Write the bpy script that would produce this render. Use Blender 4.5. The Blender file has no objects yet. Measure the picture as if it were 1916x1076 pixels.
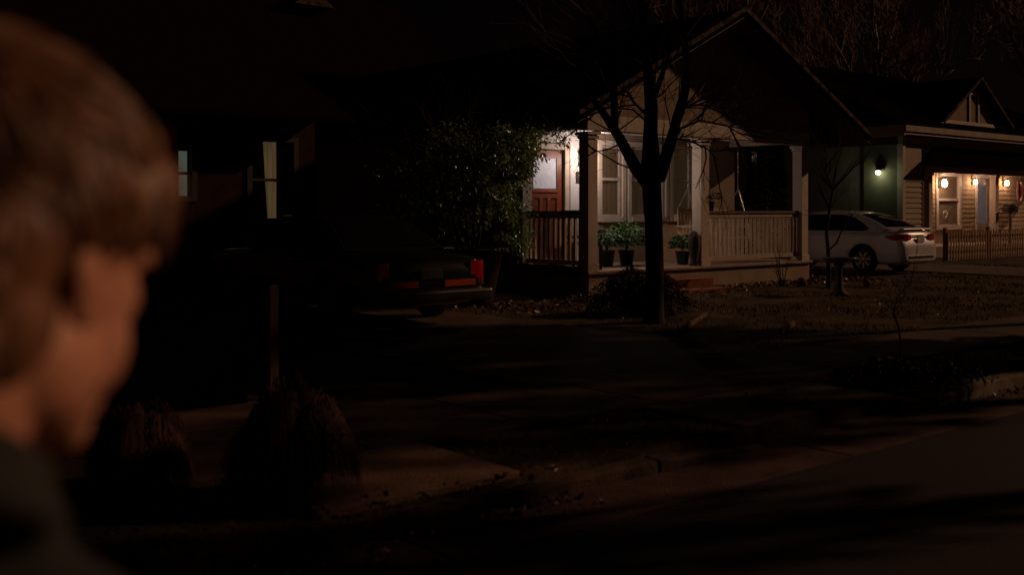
import bpy, bmesh, math, random
from mathutils import Vector, Matrix, noise
random.seed(7)
R = random.Random(11)
PI = math.pi
sc = bpy.context.scene
COL = sc.collection

# ------------------------------------------------------------------ frame of the street
TH = math.atan2(.645, .763)
C0 = Vector((1.2, 16.8, 0))
U = Vector((math.cos(TH), math.sin(TH), 0)); V = Vector((-math.sin(TH), math.cos(TH), 0))
CAMH = 1.5; F = 2000.0; HX, HY = 958.0, 392.0
def W(s, t, z=0): return C0 + U*s + V*t + Vector((0, 0, z))
def pt(px, py, Y): return Vector(((px-HX)/F*Y, Y, CAMH-(py-HY)/F*Y))
def gp(px, py, z=.1):
    Y = (CAMH-z)*F/(py-HY); return Vector(((px-HX)/F*Y, Y, z))
def st(p):
    d = Vector((p.x, p.y, 0))-C0; return d.dot(U), d.dot(V)

# ------------------------------------------------------------------ materials
MATS = {}
def mat(name, col, rough=.7, spec=.3, var=.2, vscale=6, bump=0, bscale=40, metal=0, em=None, ems=0, coat=0, alpha=None, stretch=None, col2=None, sss=0):
    if name in MATS: return MATS[name]
    m = bpy.data.materials.new(name); m.use_nodes = True
    nt = m.node_tree; b = nt.nodes['Principled BSDF']
    b.inputs['Roughness'].default_value = rough
    b.inputs['Specular IOR Level'].default_value = spec
    b.inputs['Metallic'].default_value = metal
    b.inputs['Coat Weight'].default_value = coat
    b.inputs['Base Color'].default_value = (*col, 1)
    tc = nt.nodes.new('ShaderNodeTexCoord')
    src = tc.outputs['Object']
    if stretch:
        mp = nt.nodes.new('ShaderNodeMapping'); mp.inputs['Scale'].default_value = stretch
        nt.links.new(src, mp.inputs['Vector']); src = mp.outputs['Vector']
    if var or col2:
        n = nt.nodes.new('ShaderNodeTexNoise'); n.inputs['Scale'].default_value = vscale; n.inputs['Detail'].default_value = 6
        n.inputs['Roughness'].default_value = .65
        nt.links.new(src, n.inputs['Vector'])
        cr = nt.nodes.new('ShaderNodeValToRGB')
        c2 = col2 or tuple(c*(1+var) for c in col); c1 = tuple(c*(1-var) for c in col)
        cr.color_ramp.elements[0].position = .35; cr.color_ramp.elements[1].position = .65
        cr.color_ramp.elements[0].color = (*c1, 1); cr.color_ramp.elements[1].color = (*c2, 1)
        nt.links.new(n.outputs['Fac'], cr.inputs['Fac']); nt.links.new(cr.outputs['Color'], b.inputs['Base Color'])
    if bump:
        n2 = nt.nodes.new('ShaderNodeTexNoise'); n2.inputs['Scale'].default_value = bscale; n2.inputs['Detail'].default_value = 5
        nt.links.new(src, n2.inputs['Vector'])
        bp = nt.nodes.new('ShaderNodeBump'); bp.inputs['Strength'].default_value = bump; bp.inputs['Distance'].default_value = .02
        nt.links.new(n2.outputs['Fac'], bp.inputs['Height']); nt.links.new(bp.outputs['Normal'], b.inputs['Normal'])
    if em: b.inputs['Emission Color'].default_value = (*em, 1); b.inputs['Emission Strength'].default_value = ems
    if sss:
        b.inputs['Subsurface Weight'].default_value = sss; b.inputs['Subsurface Radius'].default_value = (.02, .008, .004)
    MATS[name] = m; return m
def glass(name, tint=(.02, .025, .03), rough=.04, alpha=.75):
    if name in MATS: return MATS[name]
    m = bpy.data.materials.new(name); m.use_nodes = True; nt = m.node_tree; nt.nodes.clear()
    o = nt.nodes.new('ShaderNodeOutputMaterial'); mx = nt.nodes.new('ShaderNodeMixShader')
    tr = nt.nodes.new('ShaderNodeBsdfTransparent'); gl = nt.nodes.new('ShaderNodeBsdfPrincipled')
    gl.inputs['Base Color'].default_value = (*tint, 1); gl.inputs['Roughness'].default_value = rough
    mx.inputs[0].default_value = alpha
    nt.links.new(tr.outputs[0], mx.inputs[1]); nt.links.new(gl.outputs[0], mx.inputs[2]); nt.links.new(mx.outputs[0], o.inputs[0])
    MATS[name] = m; return m

M_wall = mat('stucco', (.30, .235, .165), .85, .2, .10, 3, .25, 60)
M_base = mat('concrete_paint', (.33, .245, .165), .85, .2, .16, 2.5, .3, 50)
M_white = mat('white_paint', (.62, .59, .58), .5, .3, .08, 5, .1, 40)
M_trim = mat('cream_trim', (.54, .46, .38), .55, .3, .1, 5, .1, 40)
M_shingle = mat('shingle', (.007, .005, .005), .95, 0, .3, 20, .6, 50)
M_floor = mat('porch_boards', (.30, .22, .16), .6, .3, .2, 4, .2, 30, stretch=(1, 8, 1))
M_door = mat('red_wood', (.22, .055, .022), .4, .4, .2, 5, .1, 30, stretch=(6, 6, 1))
M_doord = mat('red_wood_panel', (.14, .034, .015), .45, .4, .2, 5, .1, 30, stretch=(6, 6, 1))
M_brass = mat('dull_brass', (.35, .25, .12), .3, .5, .1, 5, metal=1)
M_black = mat('black_metal', (.012, .012, .012), .4, .4, .1)
M_dark = mat('dark_void', (.008, .007, .007), .9, .1, 0)
M_brick = mat('brick', (.20, .075, .04), .9, .1, .3, 8, .5, 40)
M_bark = mat('bark', (.030, .022, .017), .9, .15, .35, 12, .9, 30, stretch=(1, 1, .25))
M_twig = mat('twig_bark', (.14, .062, .042), .7, .3, .2, 12)
M_glass = glass('window_glass', alpha=.18)
M_curt = mat('curtain', (.26, .16, .09), .9, .1, .12, 3, .2, 20, stretch=(6, 6, .6), em=(1, .62, .3), ems=.022)
M_curtlit = mat('curtain_lit', (.6, .41, .20), .9, .1, .3, 3, .2, 20, stretch=(8, 8, .4), em=(1, .72, .32), ems=.11)
_n = M_curtlit.node_tree; _r = [x for x in _n.nodes if x.type == 'VALTORGB'][0]; _n.links.new(_r.outputs[0], _n.nodes['Principled BSDF'].inputs['Emission Color'])  # vertical streaks in the emission colour stand in for pleat shading
M_paneltit = mat('lit_shade', (.5, .55, .5), .9, .1, .3, 8, em=(.75, 1, .78), ems=.08)
M_leafg = mat('glossy_leaf', (.05, .085, .035), .24, .6, .4, 3, col2=(.11, .17, .07))
def translucent(m, f, col):
    nt = m.node_tree; p = nt.nodes['Principled BSDF']; o = nt.nodes['Material Output']; t = nt.nodes.new('ShaderNodeBsdfTranslucent'); t.inputs[0].default_value = (*col, 1)
    mx = nt.nodes.new('ShaderNodeMixShader'); mx.inputs[0].default_value = f
    nt.links.new(p.outputs[0], mx.inputs[1]); nt.links.new(t.outputs[0], mx.inputs[2]); nt.links.new(mx.outputs[0], o.inputs[0])
translucent(M_leafg, .4, (.16, .24, .07))
M_leafp = mat('pot_leaf', (.05, .15, .04), .45, .4, .35, 5)
M_leafd = mat('dry_leaf', (.12, .05, .03), .5, .4, .5, 9, col2=(.28, .15, .09))
M_bush = mat('dark_bush', (.045, .02, .014), .8, .2, .3, 5)
M_grass = mat('dry_grass', (.17, .12, .055), .9, .1, .35, 3)
M_tuft = mat('tuft_grass', (.07, .032, .020), .8, .2, .3, 3)
M_blue = mat('blue_glaze', (.012, .02, .07), .25, .6, .2)
M_clay = mat('dark_clay', (.03, .02, .018), .6, .3, .2)
M_stone = mat('stone', (.07, .055, .045), .8, .2, .2, 8, .4, 40)
M_conc = mat('kerb_concrete', (.17, .135, .095), .9, .15, .5, 7, .5, 80)
M_gut = mat('gutter_concrete', (.075, .038, .03), .9, .15, .35, 3, .5, 90)
M_walk = mat('walk_concrete', (.07, .042, .030), .9, .15, .3, 2, .4, 60)
M_asph = mat('asphalt', (.019, .011, .011), .85, .2, .75, 75, 1, 160)
M_soil = mat('soil', (.04, .024, .015), .95, .05, .45, 1.6, .9, 25, col2=(.09, .06, .032))
M_fence = mat('fence_wood', (.34, .21, .12), .8, .2, .25, 4, .3, 30, stretch=(6, 6, 1))
M_rail = mat('rail_wood', (.47, .37, .28), .65, .3, .15, 5, .1, 30)
M_railt = mat('rail_top_wood', (.10, .065, .045), .6, .3, .15, 5, .1, 30)
M_cgl0 = mat('dark_glass', (.01, .01, .012), .1, .5, 0)
M_rake = mat('rake_paint', (.095, .070, .050), .95, 0, .85, 5, .2, 40)
M_skirt = mat('dark_wood', (.05, .03, .025), .7, .3, .2)

# ------------------------------------------------------------------ mesh helpers
class MB:
    def __init__(s): s.v = []; s.f = []; s.m = []; s.sm = []
    def add(s, vs, fs, mi=0, smooth=False):
        b = len(s.v); s.v += [tuple(x) for x in vs]
        for f in fs: s.f.append(tuple(b+i for i in f)); s.m.append(mi); s.sm.append(smooth)
        return s
    def box(s, a, b, mi=0, M=None):
        x0, x1 = sorted((a[0], b[0])); y0, y1 = sorted((a[1], b[1])); z0, z1 = sorted((a[2], b[2]))
        vs = [(x0,y0,z0),(x1,y0,z0),(x1,y1,z0),(x0,y1,z0),(x0,y0,z1),(x1,y0,z1),(x1,y1,z1),(x0,y1,z1)]
        if M is not None: vs = [M @ Vector(p) for p in vs]
        return s.add(vs, [(0,3,2,1),(4,5,6,7),(0,1,5,4),(1,2,6,5),(2,3,7,6),(3,0,4,7)], mi)
    def tube(s, pts, rs, n=8, mi=0, cap=True, wob=0):
        pts = [Vector(p) for p in pts]
        if not isinstance(rs, (list, tuple)): rs = [rs]*len(pts)
        b = len(s.v); up = None
        for i, p in enumerate(pts):
            d = (pts[min(i+1, len(pts)-1)]-pts[max(i-1, 0)])
            if d.length < 1e-9: d = Vector((0, 0, 1))
            d.normalize()
            if up is None:
                up = Vector((1, 0, 0)) if abs(d.x) < .8 else Vector((0, 1, 0))
            a = (up - d*up.dot(d)).normalized(); up = a; c = d.cross(a)
            for k in range(n):
                an = 2*PI*k/n; r = rs[i]*(1+wob*(R.random()-.5))
                s.v.append(tuple(p + a*math.cos(an)*r + c*math.sin(an)*r))
        for i in range(len(pts)-1):
            for k in range(n):
                s.f.append((b+i*n+k, b+i*n+(k+1)%n, b+(i+1)*n+(k+1)%n, b+(i+1)*n+k)); s.m.append(mi); s.sm.append(True)
        if cap:
            s.f.append(tuple(b+k for k in reversed(range(n)))); s.m.append(mi); s.sm.append(False)
            s.f.append(tuple(b+(len(pts)-1)*n+k for k in range(n))); s.m.append(mi); s.sm.append(False)
        return s
    def lathe(s, prof, n=24, mi=0, c=(0, 0, 0), axis='z', cap=True):
        b = len(s.v)
        for r, z in prof:
            for k in range(n):
                a = 2*PI*k/n
                p = (r*math.cos(a), r*math.sin(a), z) if axis == 'z' else (r*math.cos(a), z, r*math.sin(a))
                s.v.append((p[0]+c[0], p[1]+c[1], p[2]+c[2]))
        for i in range(len(prof)-1):
            for k in range(n):
                s.f.append((b+i*n+k, b+i*n+(k+1)%n, b+(i+1)*n+(k+1)%n, b+(i+1)*n+k)); s.m.append(mi); s.sm.append(True)
        if not cap: return s
        s.f.append(tuple(b+k for k in reversed(range(n)))); s.m.append(mi); s.sm.append(False)
        s.f.append(tuple(b+(len(prof)-1)*n+k for k in range(n))); s.m.append(mi); s.sm.append(False)
        return s
    def ell(s, c, r, M=None, n=16, mi=0):
        vs = []; fs = []; m = n//2
        for i in range(m+1):
            th = PI*i/m
            for k in range(n):
                a = 2*PI*k/n
                p = Vector((r[0]*math.sin(th)*math.cos(a), r[1]*math.sin(th)*math.sin(a), r[2]*math.cos(th)))
                if M is not None: p = M @ p
                vs.append(p+Vector(c))
        for i in range(m):
            for k in range(n): fs.append((i*n+k, (i+1)*n+k, (i+1)*n+(k+1)%n, i*n+(k+1)%n))
        return s.add(vs, fs, mi, True)
    def prism(s, poly, y0, y1, mi=0, ax='y'):
        """poly in (x,z), extruded along y"""
        n = len(poly)
        if ax == 'y': vs = [(x, y0, z) for x, z in poly]+[(x, y1, z) for x, z in poly]
        elif ax == 'x': vs = [(y0, x, z) for x, z in poly]+[(y1, x, z) for x, z in poly]
        else: vs = [(x, z, y0) for x, z in poly]+[(x, z, y1) for x, z in poly]
        fs = [tuple(range(n)), tuple(reversed(range(n, 2*n)))]+[(i, i+n, (i+1)%n+n, (i+1)%n) for i in range(n)]
        return s.add(vs, fs, mi)
    def leaf(s, p, d, L, w, mi=0, droop=.3):
        d = d.normalized(); side = d.cross(Vector((R.uniform(-1, 1), R.uniform(-1, 1), R.uniform(.2, 1))))
        if side.length < 1e-4: side = Vector((1, 0, 0))
        side.normalize(); nn = side.cross(d)
        a = p; m1 = p+d*L*.5; e = p+d*L-Vector((0, 0, droop*L))
        s.add([a, m1+side*w*.5+nn*w*.15, e, m1-side*w*.5+nn*w*.15, m1], [(0, 1, 4), (1, 2, 4), (2, 3, 4), (3, 0, 4)], mi, True)
    def build(s, name, mats, parent=None, smooth=None, bevel=0):
        me = bpy.data.meshes.new(name); me.from_pydata(s.v, [], s.f); 
        if not isinstance(mats, (list, tuple)): mats = [mats]
        for m in mats: me.materials.append(m)
        me.polygons.foreach_set('material_index', s.m)
        me.polygons.foreach_set('use_smooth', s.sm if smooth is None else [smooth]*len(s.f))
        me.update()
        bm = bmesh.new(); bm.from_mesh(me); bmesh.ops.recalc_face_normals(bm, faces=bm.faces)
        bm.to_mesh(me); bm.free()
        o = bpy.data.objects.new(name, me); COL.objects.link(o)
        if parent is not None: o.parent = parent
        if bevel:
            bv = o.modifiers.new('bevel', 'BEVEL'); bv.width = bevel; bv.segments = 2; bv.limit_method = 'ANGLE'
        return o
def tag(o, label=None, cat=None, group=None, kind=None):
    if label: o['label'] = label
    if cat: o['category'] = cat
    if group: o['group'] = group
    if kind: o['kind'] = kind
    return o
def thing(name, label, cat, loc=(0, 0, 0), rz=0, group=None):
    o = bpy.data.objects.new(name, None); COL.objects.link(o); o.empty_display_size = .2
    o.location = loc; o.rotation_euler = (0, 0, rz); return tag(o, label, cat, group)
def box(name, a, b, m, par, bevel=0): return MB().box(a, b).build(name, m, par, bevel=bevel)
def lamp(name, par, loc, energy, col, size=.04, typ='POINT'):
    l = bpy.data.lights.new(name, typ); l.energy = energy; l.color = col; l.shadow_soft_size = size
    o = bpy.data.objects.new(name, l); COL.objects.link(o); o.parent = par; o.location = loc; return o
def bake(o):
    """apply modifiers"""
    dg = bpy.context.evaluated_depsgraph_get(); dg.update()
    me = bpy.data.meshes.new_from_object(o.evaluated_get(dg)); o.modifiers.clear(); old = o.data; o.data = me
    return o
def wall_holes(mb, s0, s1, z0, z1, t0, t1, holes, mi=0):
    """wall in the s-z plane between t0,t1 with rectangular holes (s0,s1,z0,z1); columns left to right"""
    hs = sorted(holes); x = s0
    for (a, b, c, d) in hs:
        if a > x: mb.box((x, t0, z0), (a, t1, z1), mi)
        mb.box((a, t0, z0), (b, t1, c), mi); mb.box((a, t0, d), (b, t1, z1), mi); x = b
    if s1 > x: mb.box((x, t0, z0), (s1, t1, z1), mi)

# ------------------------------------------------------------------ ground
def hgt(s, t):
    if t < -7.84: return -.03
    z = .10+.015*noise.noise(Vector((s*.8, t*.8, 0)))+.008*noise.noise(Vector((s*3, t*3, 5)))
    z += .07*max(0, 1-abs(t+.9)/1.4)*(1 if -.5 < s < 6.6 else 0)*(.7+.6*noise.noise(Vector((s*1.5, t*2, 9))))
    if -6.9 < t < -5.7 or -6.3 < s < -2.9 or -9.4 < s < -8.0 or 10.5 < s < 14.1: z = min(z, .09) if z > .09 else z
    # rough ploughed strip between walk and kerb, low mound
    if -7.84 < t < -6.9 and -3.2 < s < -1.2: z += .05*(1-abs(s+2.2)/1.0)
    return z
def frange(a, b, d):
    n = max(1, round((b-a)/d)); return [a+(b-a)*i/n for i in range(n)]
xs = [-400, -200, -100, -60, -40, -28, -20]+frange(-16, 18, .16)+[18, 24, 34, 50, 90, 160, 300, 500]
ys = [-400, -200, -90, -50, -30, -20]+frange(-14, -8, .6)+[-7.86, -7.83]+frange(-7.7, 3, .14)+[3, 5, 8, 14, 24, 40, 70, 130, 260, 500]
g = MB(); nx = len(xs)
g.v = [tuple(W(x, y, hgt(x, y))) for y in ys for x in xs]
for j in range(len(ys)-1):
    for i in range(nx-1): g.f.append((j*nx+i, j*nx+i+1, (j+1)*nx+i+1, (j+1)*nx+i)); g.m.append(0); g.sm.append(True)
tag(g.build('ground', M_soil), kind='structure')
def sheet(name, s0, s1, t0, t1, z0, z1, m, bev=0):
    o = MB().box((s0, t0, z0), (s1, t1, z1)).build(name, m, bevel=bev)
    o.location = C0; o.rotation_euler = (0, 0, TH); return tag(o, kind='structure')
def strips(name, boxes, m, bev=.01):
    mb = MB()
    for b in boxes: mb.box((b[0], b[2], b[4]), (b[1], b[3], b[5]))
    o = mb.build(name, m, bevel=bev); o.location = C0; o.rotation_euler = (0, 0, TH); return tag(o, kind='structure')
sheet('road', -60, 120, -17, -8.44, -.02, 0, M_asph)
strips('gutter', [(x, x+2.985, -8.44, -7.965, -.02, .006) for x in frange(-36, 60, 3)], M_gut, .006)
# kerb: full height pieces, with flares down to the drive
k = MB()
for a in frange(-3.6, 60, 2.4): k.box((a, -7.96, -.02), (a+2.39, -7.80, .115))
for a in frange(-36, -7.2, 2.4): k.box((a, -7.96, -.02), (a+2.39, -7.80, .075), 1)  # left kerb: its shade is put into a darker colour slot
k.prism([(-4.6, -.02), (-3.61, -.02), (-3.61, .115), (-4.0, .085), (-4.6, .02)], -7.96, -7.80)
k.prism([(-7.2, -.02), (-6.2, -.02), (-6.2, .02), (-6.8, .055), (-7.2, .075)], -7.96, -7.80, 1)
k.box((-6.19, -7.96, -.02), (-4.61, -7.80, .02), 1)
ko = k.build('kerb', [M_conc, mat('shaded_kerb', (.075, .05, .036), .95, .1, .5, 6, .5, 80)], bevel=.018); ko.location = C0; ko.rotation_euler = (0, 0, TH); tag(ko, kind='structure')
strips('pavement', [(x, x+1.19, -6.88, -5.72, 0, .122) for x in frange(-36, 60, 1.2)], M_walk)
strips('left_driveway', [(-6.2, -3.0, y, y+1.49, 0, .118) for y in (-5.70, -4.2, -2.7, -1.2, .3, 1.8, 3.3)]+[(-6.2, -4.4, -7.78, -6.9, 0, .112)], M_walk)
M_foot = mat('footpath_concrete', (.15, .088, .06), .9, .15, .3, 2, .4, 60)
strips('footpath', [(-9.3, -8.1, y, y+.935, 0, .126) for y in (-7.79, )]+[(-9.3, -8.1, y, y+1.19, 0, .12) for y in (-5.7, -4.5, -3.3, -2.1, -.9, .3)], M_foot)
strips('right_driveway', [(10.6, 14.0, y, y+1.99, 0, .122) for y in (-5.70, -3.7, -1.7, .3, 2.3, 4.3, 6.3)], M_walk)

# ------------------------------------------------------------------ grass and litter
def in_paved(s, t):
    return -6.95 < t < -5.65 or -6.25 < s < -2.95 or -9.35 < s < -8.05 or 10.55 < s < 14.05
gr = MB()
for _ in range(60000):
    Y = 5+R.random()**.8*22; X = R.uniform(-.45, .52)*Y
    s, t = st(Vector((X, Y, 0)))
    if t < -7.75 or t > 12 or in_paved(s, t) or (-.4 < s < 6.4 and t > -1.3) or (s > 9.6 and t > 3): continue
    dn = noise.noise(Vector((X*.7, Y*.7, 3)))
    if dn < -.12 or (R.random() < .5 and dn < .05): continue
    if s < -.5 and R.random() < .6: continue
    z = hgt(s, t); h = R.uniform(.02, .05)*(1+max(0, dn)); a = R.uniform(0, PI); w = R.uniform(.003, .007)*(1+Y/25)
    dx, dy = math.cos(a)*w, math.sin(a)*w; lx, ly = R.uniform(-.03, .03), R.uniform(-.03, .03)
    gr.add([(X-dx, Y-dy, z-.004), (X+dx, Y+dy, z-.004), (X+lx, Y+ly, z+h)], [(0, 1, 2)])
tag(gr.build('grass', M_grass), 'patchy dry winter grass on the front lawns', 'grass', kind='stuff')
lf = MB()
def litter(n, fs, ft, zf, size=(.02, .05)):
    for _ in range(n):
        s, t = fs(), ft(); p = W(s, t); z = zf(s, t)+R.uniform(0, .02)
        a = R.uniform(0, 2*PI); L = R.uniform(*size)
        d = Vector((math.cos(a), math.sin(a), R.uniform(-.1, .7))); lf.leaf(Vector((p.x, p.y, z+.005)), d, L, L*.6, droop=.1)
litter(500, lambda: R.uniform(-4.2, 4), lambda: -8.05+R.gauss(0, .05), lambda s, t: .006 if t < -7.96 else .12)
litter(500, lambda: R.uniform(-13, -7.9), lambda: -8.02+R.gauss(0, .13), lambda s, t: .004 if t < -7.96 else .12, (.03, .06))
litter(600, lambda: R.uniform(-12, 3), lambda: R.uniform(-7.7, -7), hgt)
litter(1500, lambda: R.uniform(-.5, 7.5), lambda: -.35+R.gauss(0, .4), lambda s, t: hgt(s, t)+.02, (.04, .09))
litter(500, lambda: R.uniform(-6, 9), lambda: R.uniform(-5.6, -1), hgt)
litter(250, lambda: R.uniform(-2.8, -.3), lambda: R.uniform(-1.5, 0), lambda s, t: hgt(s, t)+.02, (.05, .09))
tag(lf.build('leaf_litter', M_leafd), 'dry fallen leaves along the kerb and in the flower bed', 'fallen leaves', kind='stuff')

# ------------------------------------------------------------------ house 1 (tan bungalow with porch)
h1 = thing('porch_house', 'tan bungalow with lit front porch, red door and wide front gable behind the bare tree', 'house', C0, TH)
PW = 5.95; PD = 1.8; FZ = .52
b = MB().box((0, 0, -.05), (PW, PD, .47)); b.build('porch_base', M_base, h1, bevel=.01)
MB().box((-.05, -.05, .473), (PW+.05, PD-.003, FZ)).build('porch_floor', M_floor, h1, bevel=.006)
# front wall with triple window and door
wins = [(2.08, 2.62), (2.86, 3.82), (4.04, 4.60)]; WZ = (1.36, 2.68)
DX = (.30, 1.16)
mb = MB(); wall_holes(mb, .002, PW, -.05, 2.98, PD, PD+.18, [(DX[0], DX[1], FZ, 2.55)]+[(a, c, WZ[0], WZ[1]) for a, c in wins])
mb.box((.002, PD+.182, -.05), (.18, 11, 2.98)); mb.box((PW-.18, PD+.182, -.05), (PW, 11, 2.98)); mb.box((.182, 10.8, -.05), (PW-.182, 11, 2.98))
mb.build('wall', M_wall, h1)
box('interior_partition', (.3, 4.2, .3), (PW-.3, 4.3, 2.9), M_dark, h1)
for a, c in wins:
    w = MB(); fr = .045
    w.box((a-.09, PD-.035, WZ[0]-.09), (a, PD+.06, WZ[1]+.09)); w.box((c, PD-.035, WZ[0]-.09), (c+.09, PD+.06, WZ[1]+.09))
    w.box((a+.001, PD-.035, WZ[1]), (c-.001, PD+.06, WZ[1]+.09)); w.box((a+.001, PD-.055, WZ[0]-.09), (c-.001, PD+.06, WZ[0]))
    w.box((a+.001, PD+.03, WZ[0]+.001), (a+fr, PD+.08, WZ[1]-.001)); w.box((c-fr, PD+.03, WZ[0]+.001), (c-.001, PD+.08, WZ[1]-.001))
    w.box((a+fr, PD+.03, WZ[0]+.001), (c-fr, PD+.08, WZ[0]+.05)); w.box((a+fr, PD+.03, WZ[1]-.05), (c-fr, PD+.08, WZ[1]-.001))
    zm = 2.06; w.box((a+fr, PD+.028, zm-.025), (c-fr, PD+.078, zm+.025))
    wo = w.build('window', M_trim, h1, bevel=.004)
    box('pane', (a+fr, PD+.05, WZ[0]+.05), (c-fr, PD+.056, WZ[1]-.05), M_glass, wo)
    cu = MB(); n = 40; L = c-a
    for side in (0, 1):
        x0 = a if side == 0 else a+L*.55; x1 = a+L*.5 if side == 0 else c
        vs = []; 
        for i in range(n+1):
            x = x0+(x1-x0)*i/n; y = PD+.13+.018*math.sin(i*1.5+side)+.006*math.sin(i*3.3)
            pull = (.5-abs(.5-0))*0
            vs += [(x, y, WZ[0]-.05), (x, y, WZ[1]+.05)]
        cu.add(vs, [(2*i, 2*i+2, 2*i+3, 2*i+1) for i in range(n)], 0, True)
    cu.build('curtain', M_curt, wo)
# door
d = MB(); a, c = DX
d.box((a-.1, PD-.03, FZ), (a, PD+.1, 2.56)); d.box((c, PD-.03, FZ), (c+.1, PD+.1, 2.56)); d.box((a-.1, PD-.032, 2.561), (c+.1, PD+.1, 2.66))
d.build('door_frame', M_trim, h1, bevel=.004)
d = MB(); a += .02; c -= .02; z0, z1 = FZ+.02, 2.54
gx = (a+.14, c-.13); gz = (1.87, 2.40)
d.box((a, PD+.03, z0), (gx[0], PD+.075, z1)); d.box((gx[1], PD+.03, z0), (c, PD+.075, z1))
d.box((gx[0], PD+.03, gz[1]), (gx[1], PD+.075, z1)); d.box((gx[0], PD+.031, 1.70), (gx[1], PD+.074, gz[0])); d.box((gx[0], PD+.031, z0), (gx[1], PD+.074, z0+.2))
d.box((gx[0], PD+.05, z0+.2), (gx[1], PD+.07, 1.70), 1)
xm = (gx[0]+gx[1])/2
for q in (gx[0]+(gx[1]-gx[0])/3, gx[0]+2*(gx[1]-gx[0])/3): d.box((q-.035, PD+.033, z0+.2), (q+.035, PD+.05, 1.70))
d.box((gx[0]-.03, PD+.012, 1.80), (gx[1]+.03, PD+.03, 1.835))
do = d.build('door', [M_door, M_doord], h1, bevel=.003)
box('door_pane', (gx[0], PD+.045, gz[0]), (gx[1], PD+.055, gz[1]), mat('frosted_lit_pane', (.62, .64, .70), .35, .4, .12, 12, .3, 60, em=(.8, .88, 1), ems=.10), do)
MB().tube([(c-.06, PD+.0, 1.45), (c-.06, PD-.05, 1.45), (c-.12, PD-.05, 1.45)], .012).build('handle', M_brass, do)
# wall area light-coloured around the door
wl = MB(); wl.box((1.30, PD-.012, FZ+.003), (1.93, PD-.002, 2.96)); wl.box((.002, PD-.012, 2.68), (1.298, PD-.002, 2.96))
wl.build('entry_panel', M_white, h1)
# lamp
LS = 1.53; LZ = 2.41
sc_ = MB().box((LS-.05, PD-.03, LZ-.12), (LS+.05, PD-.012, LZ+.14)).tube([(LS, PD-.03, LZ+.1), (LS, PD-.10, LZ+.16), (LS, PD-.12, LZ+.10)], .01)
sc_.lathe([(.07, LZ+.09), (.05, LZ+.12), (.01, LZ+.15)], 12, c=(LS, PD-.12, 0)); sc_.lathe([(.03, LZ-.10), (.045, LZ-.09), (.045, LZ-.08)], 12, c=(LS, PD-.12, 0))
pl = sc_.build('wall_lamp', M_black, h1)
MB().lathe([(.02, LZ-.075), (.042, LZ-.05), (.045, LZ+.03), (.03, LZ+.085)], 14, c=(LS, PD-.12, 0)).build('bulb', mat('bulb_warm', (1, .8, .6), .3, em=(1, .62, .38), ems=45, var=0), pl)
lamp('bulb_light', pl, (LS, PD-.58, LZ-.02), 22, (1, .80, .72), .05)
pq = box('number_plaque', (LS-.10, PD-.035, 1.98), (LS+.10, PD-.012, 2.18), mat('plaque', (.05, .045, .03), .6, var=.1), h1, .005)
ft = bpy.data.curves.new('numeral', 'FONT'); ft.body = '1'; ft.size = .17; ft.extrude = .003; ft.align_x = 'CENTER'
fo_t = bpy.data.objects.new('tmp_text', ft); ft.materials.append(M_trim); fme = bpy.data.meshes.new_from_object(fo_t); bpy.data.objects.remove(fo_t)
for dx in (-.04, .045):
    fo = bpy.data.objects.new('numeral', fme); COL.objects.link(fo); fo.parent = pq; fo.location = (LS+dx, PD-.037, 2.02); fo.rotation_euler = (PI/2, 0, 0)
# ceiling, beams, columns
box('porch_ceiling', (.21, .21, 2.90), (PW-.21, PD-.015, 2.94), M_white, h1)
bm_ = MB().box((-.02, 0, 2.76), (PW+.02, .20, 3.0)).box((0, .203, 2.78), (.2, PD-.015, 2.98)).box((PW-.2, .203, 2.78), (PW, PD-.015, 2.98))
bm_.build('porch_beam', M_trim, h1, bevel=.006)
box('beam_soffit', (.26, .015, 2.735), (PW-.25, .185, 2.757), M_white, h1)
for s_, t_ in ((.115, .12), (2.86, .12), (PW-.125, .12), (.1, PD-.12)):
    cm = MB(); r = .105
    cm.box((s_-r, t_-r, FZ+.12), (s_+r, t_+r, 2.62)); cm.box((s_-r-.02, t_-r-.02, FZ), (s_+r+.02, t_+r+.02, FZ+.117))
    cm.box((s_-r-.018, t_-r-.018, 2.623), (s_+r+.018, t_+r+.018, 2.68)); cm.box((s_-r-.04, t_-r-.04, 2.683), (s_+r+.04, t_+r+.04, 2.732 if t_ < 1 else 2.778))
    cm.build('column', M_trim, h1, bevel=.006)
def railing(p0, p1, n, name='railing'):
    p0 = Vector(p0); p1 = Vector(p1); d = (p1-p0); L = d.length; d.normalize(); an = math.atan2(d.y, d.x)
    M = Matrix.Translation((p0.x, p0.y, 0)) @ Matrix.Rotation(an, 4, 'Z')
    q = MB(); q.box((0, -.05, 1.43), (L, .05, 1.475), 1, M); q.box((0, -.03, 1.36), (L, .03, 1.427), 0, M); q.box((0, -.035, .60), (L, .035, .68), 0, M)
    for i in range(n):
        x = L*(i+.5)/n+R.uniform(-.004, .004); q.box((x-.021, -.021, .68), (x+.021, .021, 1.36), 0, M)
    q.build(name, [M_rail, M_railt], h1)
railing((.115, .24, 0), (.1, PD-.24, 0), 11)
railing((2.98, .12, 0), (PW-.25, .12, 0), 22)
box('porch_rim_board', (-.075, .1, .46), (-.053, PD-.2, .60), M_skirt, h1)
box('gate_post', (1.16, PD-.2, FZ), (1.28, PD-.08, 1.36), M_trim, h1)
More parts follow.
